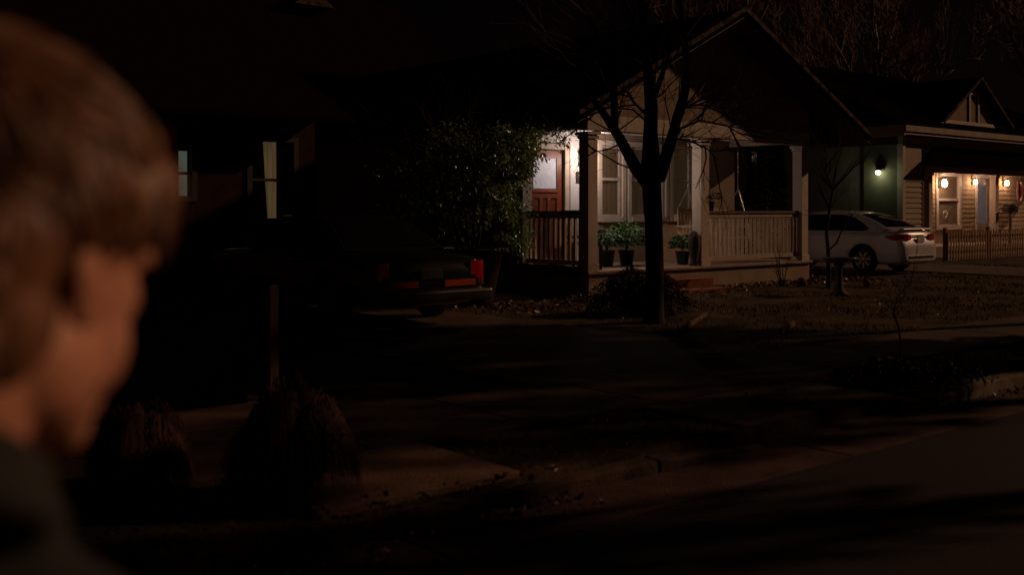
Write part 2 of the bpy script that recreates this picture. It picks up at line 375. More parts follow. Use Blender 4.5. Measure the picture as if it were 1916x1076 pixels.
# gable wall, roof, rake boards
SC_, HW, ZE, ZA = 3.19, 3.95, 2.96, 4.98
sl = (ZA-ZE)/HW
def rz(s): return ZA-abs(s-SC_)*sl
g1 = MB().prism([(0, 3.003), (PW, 3.003), (PW, rz(PW)-.16), (SC_, ZA-.16), (0, rz(0)-.16)], .02, .16)
g1.build('gable_wall', M_wall, h1)
r = MB(); tt = .13
for sg in (-1, 1):
    e = SC_+sg*HW
    r.prism([(SC_, ZA), (e, ZE), (e, ZE-tt), (SC_, ZA-tt)], -.58, 11.5)
r.build('roof', M_shingle, h1)
for sg in (-1, 1):
    e = SC_+sg*(HW+.02)
    MB().prism([(SC_+sg*.002, ZA+.03), (e, ZE+.02), (e, ZE-.06), (SC_+sg*.002, ZA-.06)], -.62, -.583).build('rake_board', M_rake, h1)
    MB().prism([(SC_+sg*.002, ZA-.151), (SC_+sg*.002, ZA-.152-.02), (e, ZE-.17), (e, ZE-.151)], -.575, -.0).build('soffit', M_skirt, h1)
st_ = MB().box((.95, -.42, .0), (2.55, -.06, .345)).box((.95, -.80, -.02), (2.55, -.423, .20)); st_.build('brick_step', M_brick, h1, bevel=.01)
# bed edging rocks
# porch furniture -------------------------------------------------
def pot_plant(name, label, cat, s, t, z, pr, ph, pm, fr, fh, nl, lm, ls=(.06, .12), group=None, droopy=False):
    o = thing(name, label, cat, W(s, t, z), TH, group)
    MB().lathe([(pr*.7, 0), (pr*.75, .01), (pr, ph*.9), (pr*1.08, ph*.91), (pr*1.08, ph), (pr*.92, ph), (pr*.9, ph*.9)], 20).build('pot', pm, o)
    f = MB()
    for _ in range(14):
        a = R.uniform(0, 2*PI); rr = R.random()*fr*.7
        f.tube([(0, 0, ph*.85), (math.cos(a)*rr*.4, math.sin(a)*rr*.4, ph+fh*.5), (math.cos(a)*rr, math.sin(a)*rr, ph+fh*.85)], [.005, .004, .002], 5)
    for _ in range(nl):
        a = R.uniform(0, 2*PI); q = R.random()**.5*fr; zz = ph+fh*(.15+.85*R.random()*(1-.45*(q/fr)**2))
        dd = Vector((math.cos(a)*q, math.sin(a)*q, R.uniform(-.1, .25)*fh)); 
        if droopy: dd.z -= fh*.4
        f.leaf(Vector((math.cos(a)*q, math.sin(a)*q, zz)), dd+Vector((R.uniform(-.1, .1), R.uniform(-.1, .1), .02)), R.uniform(*ls), R.uniform(*ls)*.35, droop=.3)
    f.build('foliage', lm, o); return o
pot_plant('potted_fern', 'leafy green plant in a tall black pot on the porch left of the trunk', 'potted plant', 1.86, .95, FZ, .14, .27, M_clay, .30, .50, 900, M_leafp)
pot_plant('potted_fern', 'lower green plant in a green pot right beside the near porch column', 'potted plant', 1.38, .95, FZ, .13, .28, mat('green_pot', (.05, .08, .03), .5), .25, .36, 600, M_leafp)
pot_plant('potted_plant', 'bright leafy plant in a blue glazed pot beside the middle porch column', 'potted plant', 2.82, .50, FZ, .125, .24, M_blue, .17, .30, 260, M_leafp, (.08, .14))
pot_plant('potted_herb', 'small plant in a dark pot standing on the right porch railing', 'potted plant', 3.12, .12, 1.477, .075, .17, M_clay, .15, .18, 130, M_leafp, (.05, .1))
o = thing('stone_urn', 'tall weathered stone figure leaning by the middle column beside the blue pot', 'garden ornament', W(2.66, .10, FZ), TH)
MB().lathe([(.085, 0), (.09, .04), (.06, .07), (.075, .16), (.10, .30), (.115, .42), (.10, .52), (.06, .58), (.02, .61)], 20).build('figure_body', M_stone, o)
# swing bench
o = thing('porch_swing', 'wooden porch swing bench hanging on chains behind the right railing', 'porch swing', W(4.3, 1.0, .95), TH)
sw = MB()
for i in range(5): sw.box((-.72, -.25+i*.1, 0), (.72, -.17+i*.1, .025))
sw.build('seat', M_rail, o)
sw = MB(); sw.box((-.72, .26, .50), (.72, .285, .57)); sw.box((-.72, .26, .06), (.72, .285, .12))
for i in range(15): x = -.68+i*.097; sw.box((x-.03, .262, .12), (x+.03, .283, .50))
sw.build('backrest', M_rail, o)
for sx in (-1, 1):
    sw = MB().box((sx*.74-.03, -.27, .22), (sx*.74+.03, .28, .25)).box((sx*.74-.02, -.26, -.02), (sx*.74+.02, -.22, .22)); sw.build('arm', M_rail, o)
def chain(mb, p, q):
    p, q = Vector(p), Vector(q); n = int((q-p).length/.045); d = (q-p)/n
    for i in range(n):
        c = p+d*(i+.5); a = Vector((1, 0, 0)) if i % 2 else Vector((0, 1, 0)); L = .032; w = .011
        dn = d.normalized(); mb.tube([c-dn*L*.8, c-dn*L*.5+a*w, c+dn*L*.5+a*w, c+dn*L*.8, c+dn*L*.5-a*w, c-dn*L*.5-a*w, c-dn*L*.8], .005, 5, cap=False)
M_chain = mat('chain_steel', (.55, .53, .50), .3, .5, .05, metal=.9)
for sx in (-1, 1):
    ch = MB(); chain(ch, (sx*.74, 0, 1.95), (sx*.74, 0, .95)); chain(ch, (sx*.74, 0, .95), (sx*.74, -.24, .25)); chain(ch, (sx*.74, 0, .95), (sx*.74, .27, .55)); ch.build('chain', M_chain, o)
o = thing('wind_chime', 'small metal wind chime hanging from the porch beam above the right railing', 'wind chime', W(4.35, .1, 2.73), TH)
MB().lathe([(.045, -.18), (.045, -.165)], 12).tube([(0, 0, -.17), (0, 0, 0)], .003, 4).build('disc', M_fence, o)
for i in range(5):
    a = i*1.257; MB().tube([(.035*math.cos(a), .035*math.sin(a), -.18), (.035*math.cos(a), .035*math.sin(a), -.32-.02*i)], .006, 6).build('chime_tube', M_chain, o)
# dark chair behind left railing
o = thing('porch_chair', 'dark slatted porch chair behind the left railing under the lamp', 'chair', W(.48, .66, FZ), TH-.35)
q = MB()
for i in range(5): q.box((-.24, -.24+i*.1, .42), (.24, -.16+i*.1, .44))
q.build('seat', M_skirt, o)
q = MB().box((-.24, .24, .9), (.24, .265, .97)).box((-.24, .24, .50), (.24, .265, .54))
for i in range(5): q.box((-.21+i*.1, .243, .54), (-.16+i*.1, .262, .9))
q.build('backrest', M_skirt, o)
for sx in (-1, 1):
    for sy in (-1, 1): box('leg', (sx*.24-.02, sy*.24-.02, 0), (sx*.24+.02, sy*.24+.02, .419 if sy < 0 else .97), M_skirt, o)

# ------------------------------------------------------------------ house 2
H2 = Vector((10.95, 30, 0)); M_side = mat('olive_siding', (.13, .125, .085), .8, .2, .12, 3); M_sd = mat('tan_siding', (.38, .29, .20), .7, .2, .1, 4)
h2 = thing('lit_porch_house', 'house on the right with clapboard siding and three glowing porch lamps behind the picket fence', 'house', H2, TH)
def clap(mb, a, b_, z0, z1, t, n_hole=None, step=.15, mi=0):
    n = int((z1-z0)/step)
    for i in range(n):
        z = z0+i*step
        mb.add([(a, t-.028, z), (b_, t-.028, z), (b_, t-.006, z+step), (a, t-.006, z+step), (a, t, z), (b_, t, z)], [(0, 1, 2, 3), (4, 5, 1, 0)], mi)
fw = MB(); fw.box((.12, 0, -.05), (1.05, .15, 3.3)); clap(fw, .13, 1.04, .5, 2.7, 0)
fw.build('front_wall', M_sd, h2)
box('corner_board', (-.02, -.035, -.05), (.118, .14, 3.35), M_trim, h2)
box('corner_board', (1.052, -.03, -.05), (1.15, 1.46, 2.75), M_skirt, h2)
sw_ = MB().box((0, .143, -.05), (.15, 1.2, 3.35)); 
sw_.build('side_wall', M_side, h2)
MB().box((.12, 1.203, -.05), (.3, 13, 3.35)).build('rear_side_wall', mat('grey_siding', (.30, .26, .24), .8, .2, .1, 3), h2)
RT = 1.5
w1 = (4.72, 6.16); dr = (7.36, 8.28)
rw = MB(); wall_holes(rw, 1.152, 13, .3, 3.3, RT, RT+.15, [(w1[0], w1[1], .95, 2.62), (dr[0], dr[1], .45, 2.55)])
clap(rw, 1.16, w1[0]-.12, .5, 3.2, RT); clap(rw, w1[1]+.12, dr[0]-.12, .5, 3.2, RT); clap(rw, dr[1]+.12, 13, .5, 3.2, RT)
rw.build('recessed_wall', M_sd, h2)
box('porch_deck', (1.152, -.05, -.05), (13, RT-.03, .42), M_floor, h2)
box('porch_ceiling', (1.152, .21, 2.83), (13, RT-.03, 2.86), M_trim, h2)
w = MB(); a, c = w1; z0, z1 = .95, 2.62
for x0, x1 in ((a-.1, a+.05), (c-.05, c+.1)): w.box((x0, RT-.05, z0-.1), (x1, RT+.05, z1+.1))
w.box((a+.051, RT-.05, z1-.04), (c-.051, RT+.05, z1+.1)); w.box((a+.051, RT-.05, z0-.1), (c-.051, RT+.05, z0+.05)); w.box((a+.051, RT-.03, 1.78), (c-.051, RT+.05, 1.85))
wo = w.build('window', M_white, h2, bevel=.005)
box('pane', (a+.05, RT+.02, z0+.05), (c-.05, RT+.026, z1-.04), M_glass, wo)
box('roller_shade', (a+.03, RT+.06, z0+.02), (c-.03, RT+.065, z1), mat('shade_cloth', (.42, .35, .27), .9, .1, .08, 4), wo)
hp = []
for i in range(24):
    an = 2*PI*i/24; hp.append((.16*math.sin(an)**3*.8+a+.55, (13*math.cos(an)-5*math.cos(2*an)-2*math.cos(3*an)-math.cos(4*an))*.0085+1.35))
hm = MB(); 
hm.tube([(x, RT-.0, z) for x, z in hp+[hp[0]]], .012, 5, cap=False); hm.build('heart_decal', mat('pale_decal', (.75, .72, .62), .7, var=0), wo)
a, c = dr
MB().box((a-.12, RT-.04, .44), (a, RT+.1, 2.56)).box((c, RT-.04, .44), (c+.12, RT+.1, 2.56)).box((a-.12, RT-.042, 2.561), (c+.12, RT+.1, 2.68)).build('door_frame', M_white, h2)
d = MB().box((a, RT+.03, .45), (a+.13, RT+.07, 2.55)).box((c-.13, RT+.03, .45), (c, RT+.07, 2.55)).box((a+.13, RT+.03, .45), (c-.13, RT+.07, 1.05)).box((a+.13, RT+.03, 2.42), (c-.13, RT+.07, 2.55))
d.box((a+.22, RT+.015, .58), (c-.22, RT+.03, .92))
do = d.build('door', mat('door_tan', (.42, .32, .25), .5), h2, bevel=.004)
box('door_pane', (a+.13, RT+.045, 1.05), (c-.13, RT+.05, 2.42), mat('door_glass', (.16, .16, .17), .15, .5, .2, 5, em=(.8, .85, 1), ems=.03), do)
for s_ in (1.62, 5.72, 10.4):
    p_ = MB().box((s_-.10, .02, .42), (s_+.10, .2, 2.58)); p_.box((s_-.13, -.01, .42), (s_+.13, .23, .55)) ; p_.box((s_-.13, -.01, 2.50), (s_+.13, .23, 2.58))
    p_.build('porch_post', M_trim, h2, bevel=.008)
box('porch_fascia', (1.0, -.02, 2.583), (13, .19, 2.83), M_trim, h2)
# pent roof over porch
pr_ = MB().add([(.85, -.35, 2.80), (13.4, -.35, 2.80), (13.4, .35, 3.55), (2.6, .35, 3.55), (.85, .0, 2.80), (.85, -.35, 2.74), (13.4, -.35, 2.74), (13.4, .35, 2.86), (.9, .1, 2.86)],
     [(0, 1, 2, 3), (0, 3, 4), (5, 6, 1, 0), (5, 8, 7, 6), (0, 4, 8, 5), (1, 6, 7, 2)])
pr_.build('porch_roof', M_shingle, h2)
box('frieze', (-.05, -.05, 3.352), (13, .1, 3.56), mat('frieze_paint', (.34, .26, .18), .6, .2, .2, 3), h2)
box('eave_fascia', (-.35, -.32, 3.68), (13.4, -.28, 3.86), mat('frieze_paint', (.44, .36, .26)), h2)
box('eave_fascia', (-.36, -.277, 3.56), (-.32, 13, 3.86), M_trim, h2)
box('eave_soffit', (-.315, -.277, 3.60), (13.4, 13, 3.64), M_trim, h2)
mr = MB(); RZ = 6.55
mr.add([(-.4, -.34, 3.87), (13.6, -.34, 3.87), (13.6, 6, RZ), (2.2, 6, RZ), (-.4, 12.4, 3.87), (13.6, 12.4, 3.87)], [(0, 1, 2, 3), (0, 3, 4), (4, 3, 2, 5), (1, 5, 2), (0, 4, 5, 1)])
mr.build('roof', M_shingle, h2)
# front gable dormer
gs, ge, ga, gz0, gz1 = 2.45, 6.85, 4.72, 4.18, 5.62
gmt = .25
MB().prism([(gs+.25, gz0), (ge-.25, gz0), (ga, gz1-.14)], gmt, gmt+.12).build('gable_wall', mat('gable_siding', (.22, .14, .075), .8, .2, .15, 3), h2)
box('gable_base_trim', (gs+.1, gmt-.05, gz0-.12), (ge-.1, gmt+.02, gz0+.02), M_trim, h2)
MB().box((ga-.42, gmt-.04, gz0+.03), (ga-.34, gmt-.002, 5.05)).box((ga+.14, gmt-.04, gz0+.03), (ga+.22, gmt-.002, 5.05)).box((ga-.42, gmt-.045, 5.052), (ga+.22, gmt-.002, 5.13)).build('gable_window', M_trim, h2)
for e, sg in ((gs, -1), (ge, 1)):
    MB().prism([(ga, gz1), (e, gz0-.02), (e, gz0-.08), (ga, gz1-.12)], gmt-.20, 5.8).build('gable_roof', M_shingle, h2)
    MB().prism([(ga+sg*.002, gz1+.02), (e+sg*.02, gz0), (e+sg*.02, gz0-.11), (ga+sg*.002, gz1-.10)], gmt-.24, gmt-.203).build('rake_board', M_rake, h2)
M_b2 = mat('bulb_orange', (1, .7, .4), .3, em=(1, .50, .24), ems=45, var=0)
def sconce(par, p, sz, en, col, bm_=M_b2, off=(0, -.2, 0)):
    x, y, z = p
    s_ = MB().box((x-.05*sz, y-.01, z-.1*sz), (x+.05*sz, y+.03, z+.12*sz)).tube([(x, y, z+.1*sz), (x, y-.12*sz, z+.13*sz)], .012, 6).lathe([(.07*sz, z+.09*sz), (.02, z+.15*sz)], 10, c=(x, y-.12*sz, 0)).lathe([(.02, z-.12*sz), (.05*sz, z-.09*sz)], 10, c=(x, y-.12*sz, 0))
    s_ = s_.build('wall_lamp', M_black, par)
    MB().ell((x, y-.12*sz, z), (.06*sz, .06*sz, .09*sz), n=12).build('bulb', bm_, s_)
    lamp('bulb_light', s_, (x+off[0], y+off[1]-.12*sz, z+off[2]), en, col, .06)
sconce(h2, (4.76, RT-.07, 2.34), 1.45, 24, (1, .60, .38))
sconce(h2, (6.98, RT-.035, 2.42), 1.0, 10, (1, .64, .42))
sconce(h2, (9.20, RT-.035, 2.42), 1.1, 10, (1, .60, .38))
# side lamp (on the olive wall, greenish)
sl_ = MB().box((-.04, .55, 2.66), (-.001, .77, 2.82)).lathe([(.10, 2.60), (.05, 2.72), (.04, 2.74)], 12, c=(-.14, .66, 0)).tube([(-.03, .66, 2.76), (-.14, .66, 2.74)], .015, 6).build('side_lamp', M_black, h2)
MB().ell((-.14, .66, 2.56), (.07, .07, .07), n=12).build('bulb', mat('bulb_green', (1, 1, .7), .3, em=(1, .93, .55), ems=16, var=0), sl_)
lamp('bulb_light', sl_, (-.30, .66, 2.44), 3.0, (.86, 1, .66), .05)
# hanging ornament, mailbox
o = thing('hanging_ornament', 'oval red ornament with a white rim hanging from the right porch beam', 'ornament', W(0, 0)-C0+H2+U*7.1+V*(-.06)+Vector((0, 0, 2.58)), TH)
MB().ell((0, 0, -.46), (.13, .05, .27), n=18).build('red_centre', mat('red_tinsel', (.6, .03, .045), .4, .5, .3, 30), o)
tr = MB(); tr.tube([(.19*math.cos(a*PI/12), 0, -.46+.35*math.sin(a*PI/12)) for a in range(25)], .022, 6, cap=False, wob=.6); tr.tube([(0, 0, -.12), (0, 0, 0)], .012, 5); tr.build('white_rim', mat('white_tinsel', (.7, .6, .58), .5), o)
o = thing('mailbox', 'black mailbox fixed by the post near the right porch lamp', 'mailbox', H2+U*6.3-V*.12+Vector((0, 0, .42)), TH)
MB().box((-.03, -.03, 0), (.03, .03, 1.0)).build('post', M_skirt, o)
MB().prism([(-.12, 1.0), (.12, 1.0), (.12, 1.15), (.07, 1.23), (-.07, 1.23), (-.12, 1.15)], -.2, .2).build('box_body', M_black, o, bevel=.01)
# ------------------------------------------------------------------ picket fence
fo_ = thing('picket_fence', 'low weathered picket fence in front of the lit porch behind the white car', 'fence', H2+U*.35-V*1.15, TH)
pk = MB(); 
for i in range(56):
    x = i*.155; h = .93+R.uniform(-.03, .03)
    pk.prism([(x, .08), (x+.07, .08), (x+.07, h-.06), (x+.035, h), (x, h-.06)], -.012, .008)
pk.build('pickets', M_fence, fo_)
for z in (.28, .70): box('rail', (-.05, .011, z), (8.6, .05, z+.08), M_fence, fo_)
for i in range(4): box('post', (i*2.5, .053, -.05), (i*2.5+.09, .14, 1.0), M_fence, fo_)

# ------------------------------------------------------------------ house 3 (dark, on the left)
O3 = W(0, 4.5); M_w3 = mat('dark_brick_red', (.035, .014, .011), .9, .1, .3, 4, .3, 40)
h3 = thing('dark_house', 'unlit house on the left with one curtained window glowing, behind the man', 'house', O3, TH)
wn = [(-5.2, -4.56, 1.72, 2.45), (-3.50, -2.72, 1.35, 2.66)]
mb = MB(); wall_holes(mb, -15, -2.3, -.05, 3.1, 0, .18, wn); mb.box((-2.48, .182, -.05), (-2.3, 9, 3.1)); mb.box((-15, .182, -.05), (-14.8, 9, 3.1)); mb.box((-14.79, 8.8, -.05), (-2.481, 9, 3.1))
mb.build('wall', M_w3, h3)
box('interior_partition', (-14.7, 2.5, .1), (-2.6, 2.6, 3.0), M_dark, h3)
for i, (a, c, z0, z1) in enumerate(wn):
    w = MB(); w.box((a-.09, -.03, z0-.09), (a, .06, z1+.09)); w.box((c, -.03, z0-.09), (c+.09, .06, z1+.09)); w.box((a+.001, -.03, z1), (c-.001, .06, z1+.09)); w.box((a+.001, -.04, z0-.09), (c-.001, .06, z0)); w.box((a+.001, .01, (z0+z1)/2-.025), (c-.001, .06, (z0+z1)/2+.025))
    wo = w.build('window', M_skirt, h3)
    box('pane', (a+.001, .03, z0+.001), (c-.001, .035, z1-.001), M_glass, wo)
    cu = MB(); n = 24; x0, x1 = (a+.10, c-.24) if i else (c-.17, c-.02)
    if i: x0, x1 = a+.26, a+.52
    vs = []
    for k_ in range(n+1):
        f_ = k_/n; x = x0+(x1-x0)*f_; y = .11+.015*math.sin(k_*1.9)
        xb = x0+(x1-x0)*(.35+.65*f_) if i else x
        vs += [(xb, y, z0-.03), (x, y, z1+.02)]
    cu.add(vs, [(2*k_, 2*k_+2, 2*k_+3, 2*k_+1) for k_ in range(n)], 0, True)
    cu.build('curtain', M_curtlit if i else M_paneltit, wo)
r3 = MB(); r3.prism([(-.7, 3.08), (4.6, 5.6), (9.7, 3.08), (9.7, 2.98), (4.6, 5.5), (-.7, 2.98)], -15.5, -1.9, ax='x'); r3.build('roof', mat('dark_shingle', (.010, .005, .004), .95, 0, .4, 12, .6, 40), h3)
MB().prism([(.04, 3.1), (8.96, 3.1), (4.6, 5.3)], -2.48, -2.32, ax='x').build('gable_wall', M_w3, h3)

h4 = thing('tall_house', 'faint two-storey house far behind, its small gable just catching light at the top edge', 'house', Vector((-13.0, 46, 1.65))+U*4.5, TH)
mb = MB(); wall_holes(mb, -8, 8, -.05, 6.2, 0, .2, [(-6, -4.8, 3.8, 5.3), (-2, -.8, 3.8, 5.3), (3, 4.2, 3.8, 5.3)]); mb.box((-8, .202, -.05), (-7.8, 9, 6.2)); mb.box((7.8, .202, -.05), (8, 9, 6.2)); mb.box((-7.79, 8.8, -.05), (7.79, 9, 6.2)); mb.build('wall', M_w3, h4)
for a in (-6, -2, 3): box('window_pane', (a, .08, 3.8), (a+1.2, .1, 5.3), M_cgl0, h4)
MB().prism([(-.7, 6.15), (4.6, 10.9), (9.7, 6.15), (9.7, 6.0), (4.6, 10.75), (-.7, 6.0)], -8.5, 8.5, ax='x').build('roof', mat('dark_shingle', (.02, .01, .01)), h4)
MB().prism([(.9, 9.8), (3.1, 9.8), (2.05, 10.6)], 2.4, 4.2).build('dormer', M_rake, h4)

# low dark panel fence left foreground, with a post at its end
fe = gp(513, 752, .1); a_, b_ = st(fe)
f3 = thing('panel_fence', 'low dark board fence ending in a weathered post on the left', 'fence', W(a_, b_, .05), TH)
pk = MB(); 
for i in range(34): x = -.22-i*.152; pk.box((x-.147, -.02, .02), (x, .0, .82+R.uniform(-.01, .01)))
pk.build('boards', mat('black_boards', (.006, .004, .004), .9, 0, .3), f3); box('cap_rail', (-5.4, -.04, .835), (-.07, .03, .87), mat('black_boards', (.006, .004, .004)), f3)
box('post', (-.05, -.03, 0), (.02, .04, .90), M_fence, f3, .006)

# ------------------------------------------------------------------ trees
def grow(mb, p, d, L, r, lev, seg=4, up=.12, spread=.6, maxlev=4, kids=(2, 4), n=5, rmin=.0025, mi=0):
    pts = [p]; rs = [r]; q = p.copy(); dd = d.normalized(); r1 = max(rmin, r*.45)
    for i in range(seg):
        dd = (dd+Vector((R.gauss(0, .14), R.gauss(0, .14), R.gauss(0, .10)+up))).normalized()
        q = q+dd*L/seg; pts.append(q.copy()); rs.append(r+(r1-r)*(i+1)/seg)
    mb.tube(pts, rs, n if lev < 2 else 4, mi, cap=False)
    if lev >= maxlev: return
    for k_ in range(R.randint(*kids)):
        i = R.randint(1, seg); f_ = i/seg
        ax = Vector((R.gauss(0, 1), R.gauss(0, 1), R.gauss(0, 1))).normalized()
        nd = (dd+ax*spread*R.uniform(.6, 1.3)).normalized()
        grow(mb, pts[i], nd, L*R.uniform(.5, .8), max(rmin, rs[i]*R.uniform(.45, .65)), lev+1, seg, up, spread, maxlev, kids, n, rmin, mi)
TY = 13.2
def tp(px, py, dy=0): return pt(px, py, TY+dy)
tr1 = thing('bare_tree', 'bare forked tree with a dark trunk standing before the tan porch', 'tree', (tp(1225, 600).x, TY, .08))
inv = -Vector((tp(1225, 600).x, TY, .08))
def loc(p): return p+inv
trk = MB(); trk.tube([loc(tp(1225, 612)), loc(tp(1224, 600)), loc(tp(1224, 560)), loc(tp(1225, 500)), loc(tp(1223, 420)), loc(tp(1219, 350)), loc(tp(1218, 312)), loc(tp(1217, 250)), loc(tp(1219, 200)), loc(tp(1215, 150)), loc(tp(1208, 90)), loc(tp(1200, 20)), loc(tp(1198, -60)), loc(tp(1190, -200))],
     [.17, .135, .118, .112, .108, .115, .12, .09, .082, .07, .05, .04, .03, .015], 14, wob=.10)
trk.build('trunk', M_bark, tr1)
def limb(pp, r0, r1, par=tr1, twigs=5, tl=.9, lev=2, dys=None):
    m = MB(); n = len(pp); dys = dys or [0]*n
    pts = [loc(tp(x, y, dy)) for (x, y), dy in zip(pp, dys)]
    m.tube(pts, [r0+(r1-r0)*i/(n-1) for i in range(n)], 9, wob=.06)
    for _ in range(twigs):
        i = R.randint(1, n-1); d_ = pts[i]-pts[i-1]
        grow(m, pts[i].lerp(pts[i-1], R.random()), d_.normalized()+Vector((R.gauss(0, .7), R.gauss(0, .7), R.gauss(0, .5))), tl*R.uniform(.6, 1.2), .011, lev, 4, .03, .8, 4, (2, 4), 5, .0022, 1)
    m.build('limb', [M_bark, M_twig], par)
limb([(1214, 345), (1190, 315), (1165, 268), (1145, 235), (1125, 205), (1105, 180), (1075, 150)], .088, .022, twigs=9, dys=[0, -.1, -.2, -.3, -.4, -.5, -.6])
limb([(1148, 240), (1150, 215), (1148, 165), (1135, 110), (1118, 60), (1095, 20), (1078, -20)], .055, .02, twigs=8, dys=[-.3, -.3, -.2, -.1, 0, .1, .2])
limb([(1232, 335), (1245, 295), (1258, 255), (1268, 215), (1280, 175), (1285, 120), (1280, 60), (1270, 0), (1262, -60)], .085, .028, twigs=10, dys=[0, .1, .2, .3, .4, .5, .6, .6, .6])
limb([(1218, 195), (1235, 150), (1250, 105), (1262, 60)], .045, .014, twigs=6, dys=[0, .1, .2, .3])
limb([(1213, 130), (1198, 75), (1180, 30), (1165, -15)], .04, .015, twigs=6)
limb([(1206, 80), (1208, 40), (1216, -10)], .03, .012, twigs=5)
limb([(1210, 215), (1185, 190), (1165, 160)], .02, .008, twigs=4)
limb([(1218, 235), (1185, 205), (1140, 200), (1105, 215)], .014, .006, twigs=5, tl=.6)
limb([(1262, 245), (1310, 225), (1360, 235), (1405, 262)], .018, .005, twigs=10, tl=.7, dys=[.2, .1, 0, -.1])
limb([(1272, 200), (1315, 195), (1360, 215), (1395, 240)], .016, .005, twigs=9, tl=.7, dys=[.3, .4, .5, .6])
limb([(1255, 260), (1285, 262), (1320, 275), (1345, 300)], .014, .004, twigs=7, tl=.5, dys=[.2, 0, -.1, -.1])
limb([(1165, 268), (1135, 280), (1105, 285)], .013, .005, twigs=4, tl=.4, dys=[-.2, -.3, -.3])
# bushes round the foot of the tree
def twig_bush(name, label, cat, c, rx, ry, h, n, m, leafm=None, nleaf=0, group=None, th=.006):
    o = thing(name, label, cat, c, 0, group); mb = MB()
    for _ in range(n):
        a = R.uniform(0, 2*PI); q = R.random()**.5; e = Vector((math.cos(a)*rx*q, math.sin(a)*ry*q, h*math.sqrt(max(0.05, 1-q*q*.8))*R.uniform(.8, 1.08)))
        mid = e*.5+Vector((R.gauss(0, .05), R.gauss(0, .05), .05))
        mb.tube([(e.x*.15, e.y*.15, -.02), mid, e], [th, th*.7, th*.3], 4, cap=False)
    if nleaf:
        mb2 = MB()
        for _ in range(nleaf):
            a = R.uniform(0, 2*PI); zf = R.random(); q = (R.random()**.4)*math.sqrt(max(.05, 1-(zf*.95)**2))
            p = Vector((math.cos(a)*rx*q, math.sin(a)*ry*q, h*zf)); p += Vector((noise.noise(p*4), noise.noise(p*4+Vector((9, 0, 0))), noise.noise(p*4+Vector((0, 9, 0)))))*.12
            mb2.leaf(p, Vector((R.gauss(0, 1), R.gauss(0, 1), R.gauss(.3, .6))), R.uniform(.03, .07), R.uniform(.02, .035))
        mb2.build('foliage', leafm, o)
    mb.build('stems', m, o); return o
twig_bush('round_bush', 'rounded dark bush with reddish leaves behind the foot of the bare tree', 'bush', (1.72, 14.35, .1), .72, .55, .55, 260, M_bark, M_bush, 5200)
twig_bush('low_bush', 'low dark spreading bush around the thin sapling in the kerbside strip', 'bush', gp(1700, 715, .11), .62, .42, .16, 90, M_bark, M_bush, 2600)
twig_bush('leafless_shrub', 'leafless shrub with few upright stems before the right end of the porch base', 'shrub', W(4.1, -.7, .15), .28, .22, .75, 9, M_bark, th=.010)
# ornamental grass tufts, left foreground
def tuft(label, px, py, r, h, n):
    c = gp(px, py, .1); o = MB()
    for _ in range(n):
        a = R.uniform(0, 2*PI); q = R.random()**.6*r; e = Vector((math.cos(a)*q*1.2, math.sin(a)*q*1.2, h*math.sqrt(max(.02, 1-(q/r)**2*.75))*R.uniform(.6, 1.08))); e *= 1+.28*noise.noise(Vector((math.cos(a)*1.6, math.sin(a)*1.6, q*6+px)))
        w = .004; sd = Vector((-math.sin(a), math.cos(a), 0))*w; m_ = Vector((e.x*.45, e.y*.45, e.z*.75)); e = e*1.0; tip = Vector((e.x*1.22, e.y*1.22, max(.0, e.z-R.uniform(.04, .30))))
        b0 = Vector((e.x*.12, e.y*.12, -.02))
        o.add([b0-sd, b0+sd, m_+sd, m_-sd, e+sd*.7, e-sd*.7, tip], [(0, 1, 2, 3), (3, 2, 4, 5), (5, 4, 6)], 0, True)
    ob = o.build('grass_clump', M_tuft); ob.location = c; tag(ob, label, 'ornamental grass', 'clumps of ornamental grass near the kerb'); return ob
tuft('large domed clump of dry ornamental grass by the footpath, nearest the fence post', 548, 925, .27, .50, 5200)
tuft('smaller domed clump of dry ornamental grass just right of the man', 262, 915, .20, .40, 3800)

# unseen evergreens, added beyond the right edge to shade the kerbside and left side
def shade_tree(label, x, y, r, z0, z1, n, ls=.30):
    o = thing('added_shade_tree', label, 'tree', (x, y, .05), 0, 'unseen evergreens added to cast shade over the foreground'); mb = MB()
    mb.tube([(0, 0, -.1), (0, 0, z0+.2), (0, 0, z1*.85)], [.14, .12, .04], 9); mb.build('trunk', M_bark, o); f = MB()
    for _ in range(n):
        dv = Vector((R.gauss(0, 1), R.gauss(0, 1), R.gauss(0, 1))).normalized(); q = R.random()**.4
        p = Vector((dv.x*r*q, dv.y*r*q, (z0+z1)/2+dv.z*(z1-z0)/2*q))
        f.leaf(p, dv+Vector((R.gauss(0, .6), R.gauss(0, .6), R.gauss(0, .6))), R.uniform(.6, 1)*ls, R.uniform(.3, .5)*ls)
    f.build('crown', M_leafg, o)
shade_tree('broad low unseen evergreen, added beyond the right edge to shade the kerbside strip', 9.0, 11.9, 1.0, .2, 4.6, 2600)
shade_tree('tall unseen evergreen with a high crown, added beyond the right edge to shade the left lawn', 11.5, 14.75, 2.45, 3.9, 10.5, 5200, .4)
shade_tree('unseen evergreen with a high crown, added close to the road to shade the left kerb', 8.0, 7.5, .9, 2.6, 7.5, 850, .35)

shade_tree('thin unseen evergreen with a sparse crown, added beyond the right edge to part-shade the gutter', 10.0, 10.5, .95, 3.1, 6.4, 1300, .26)
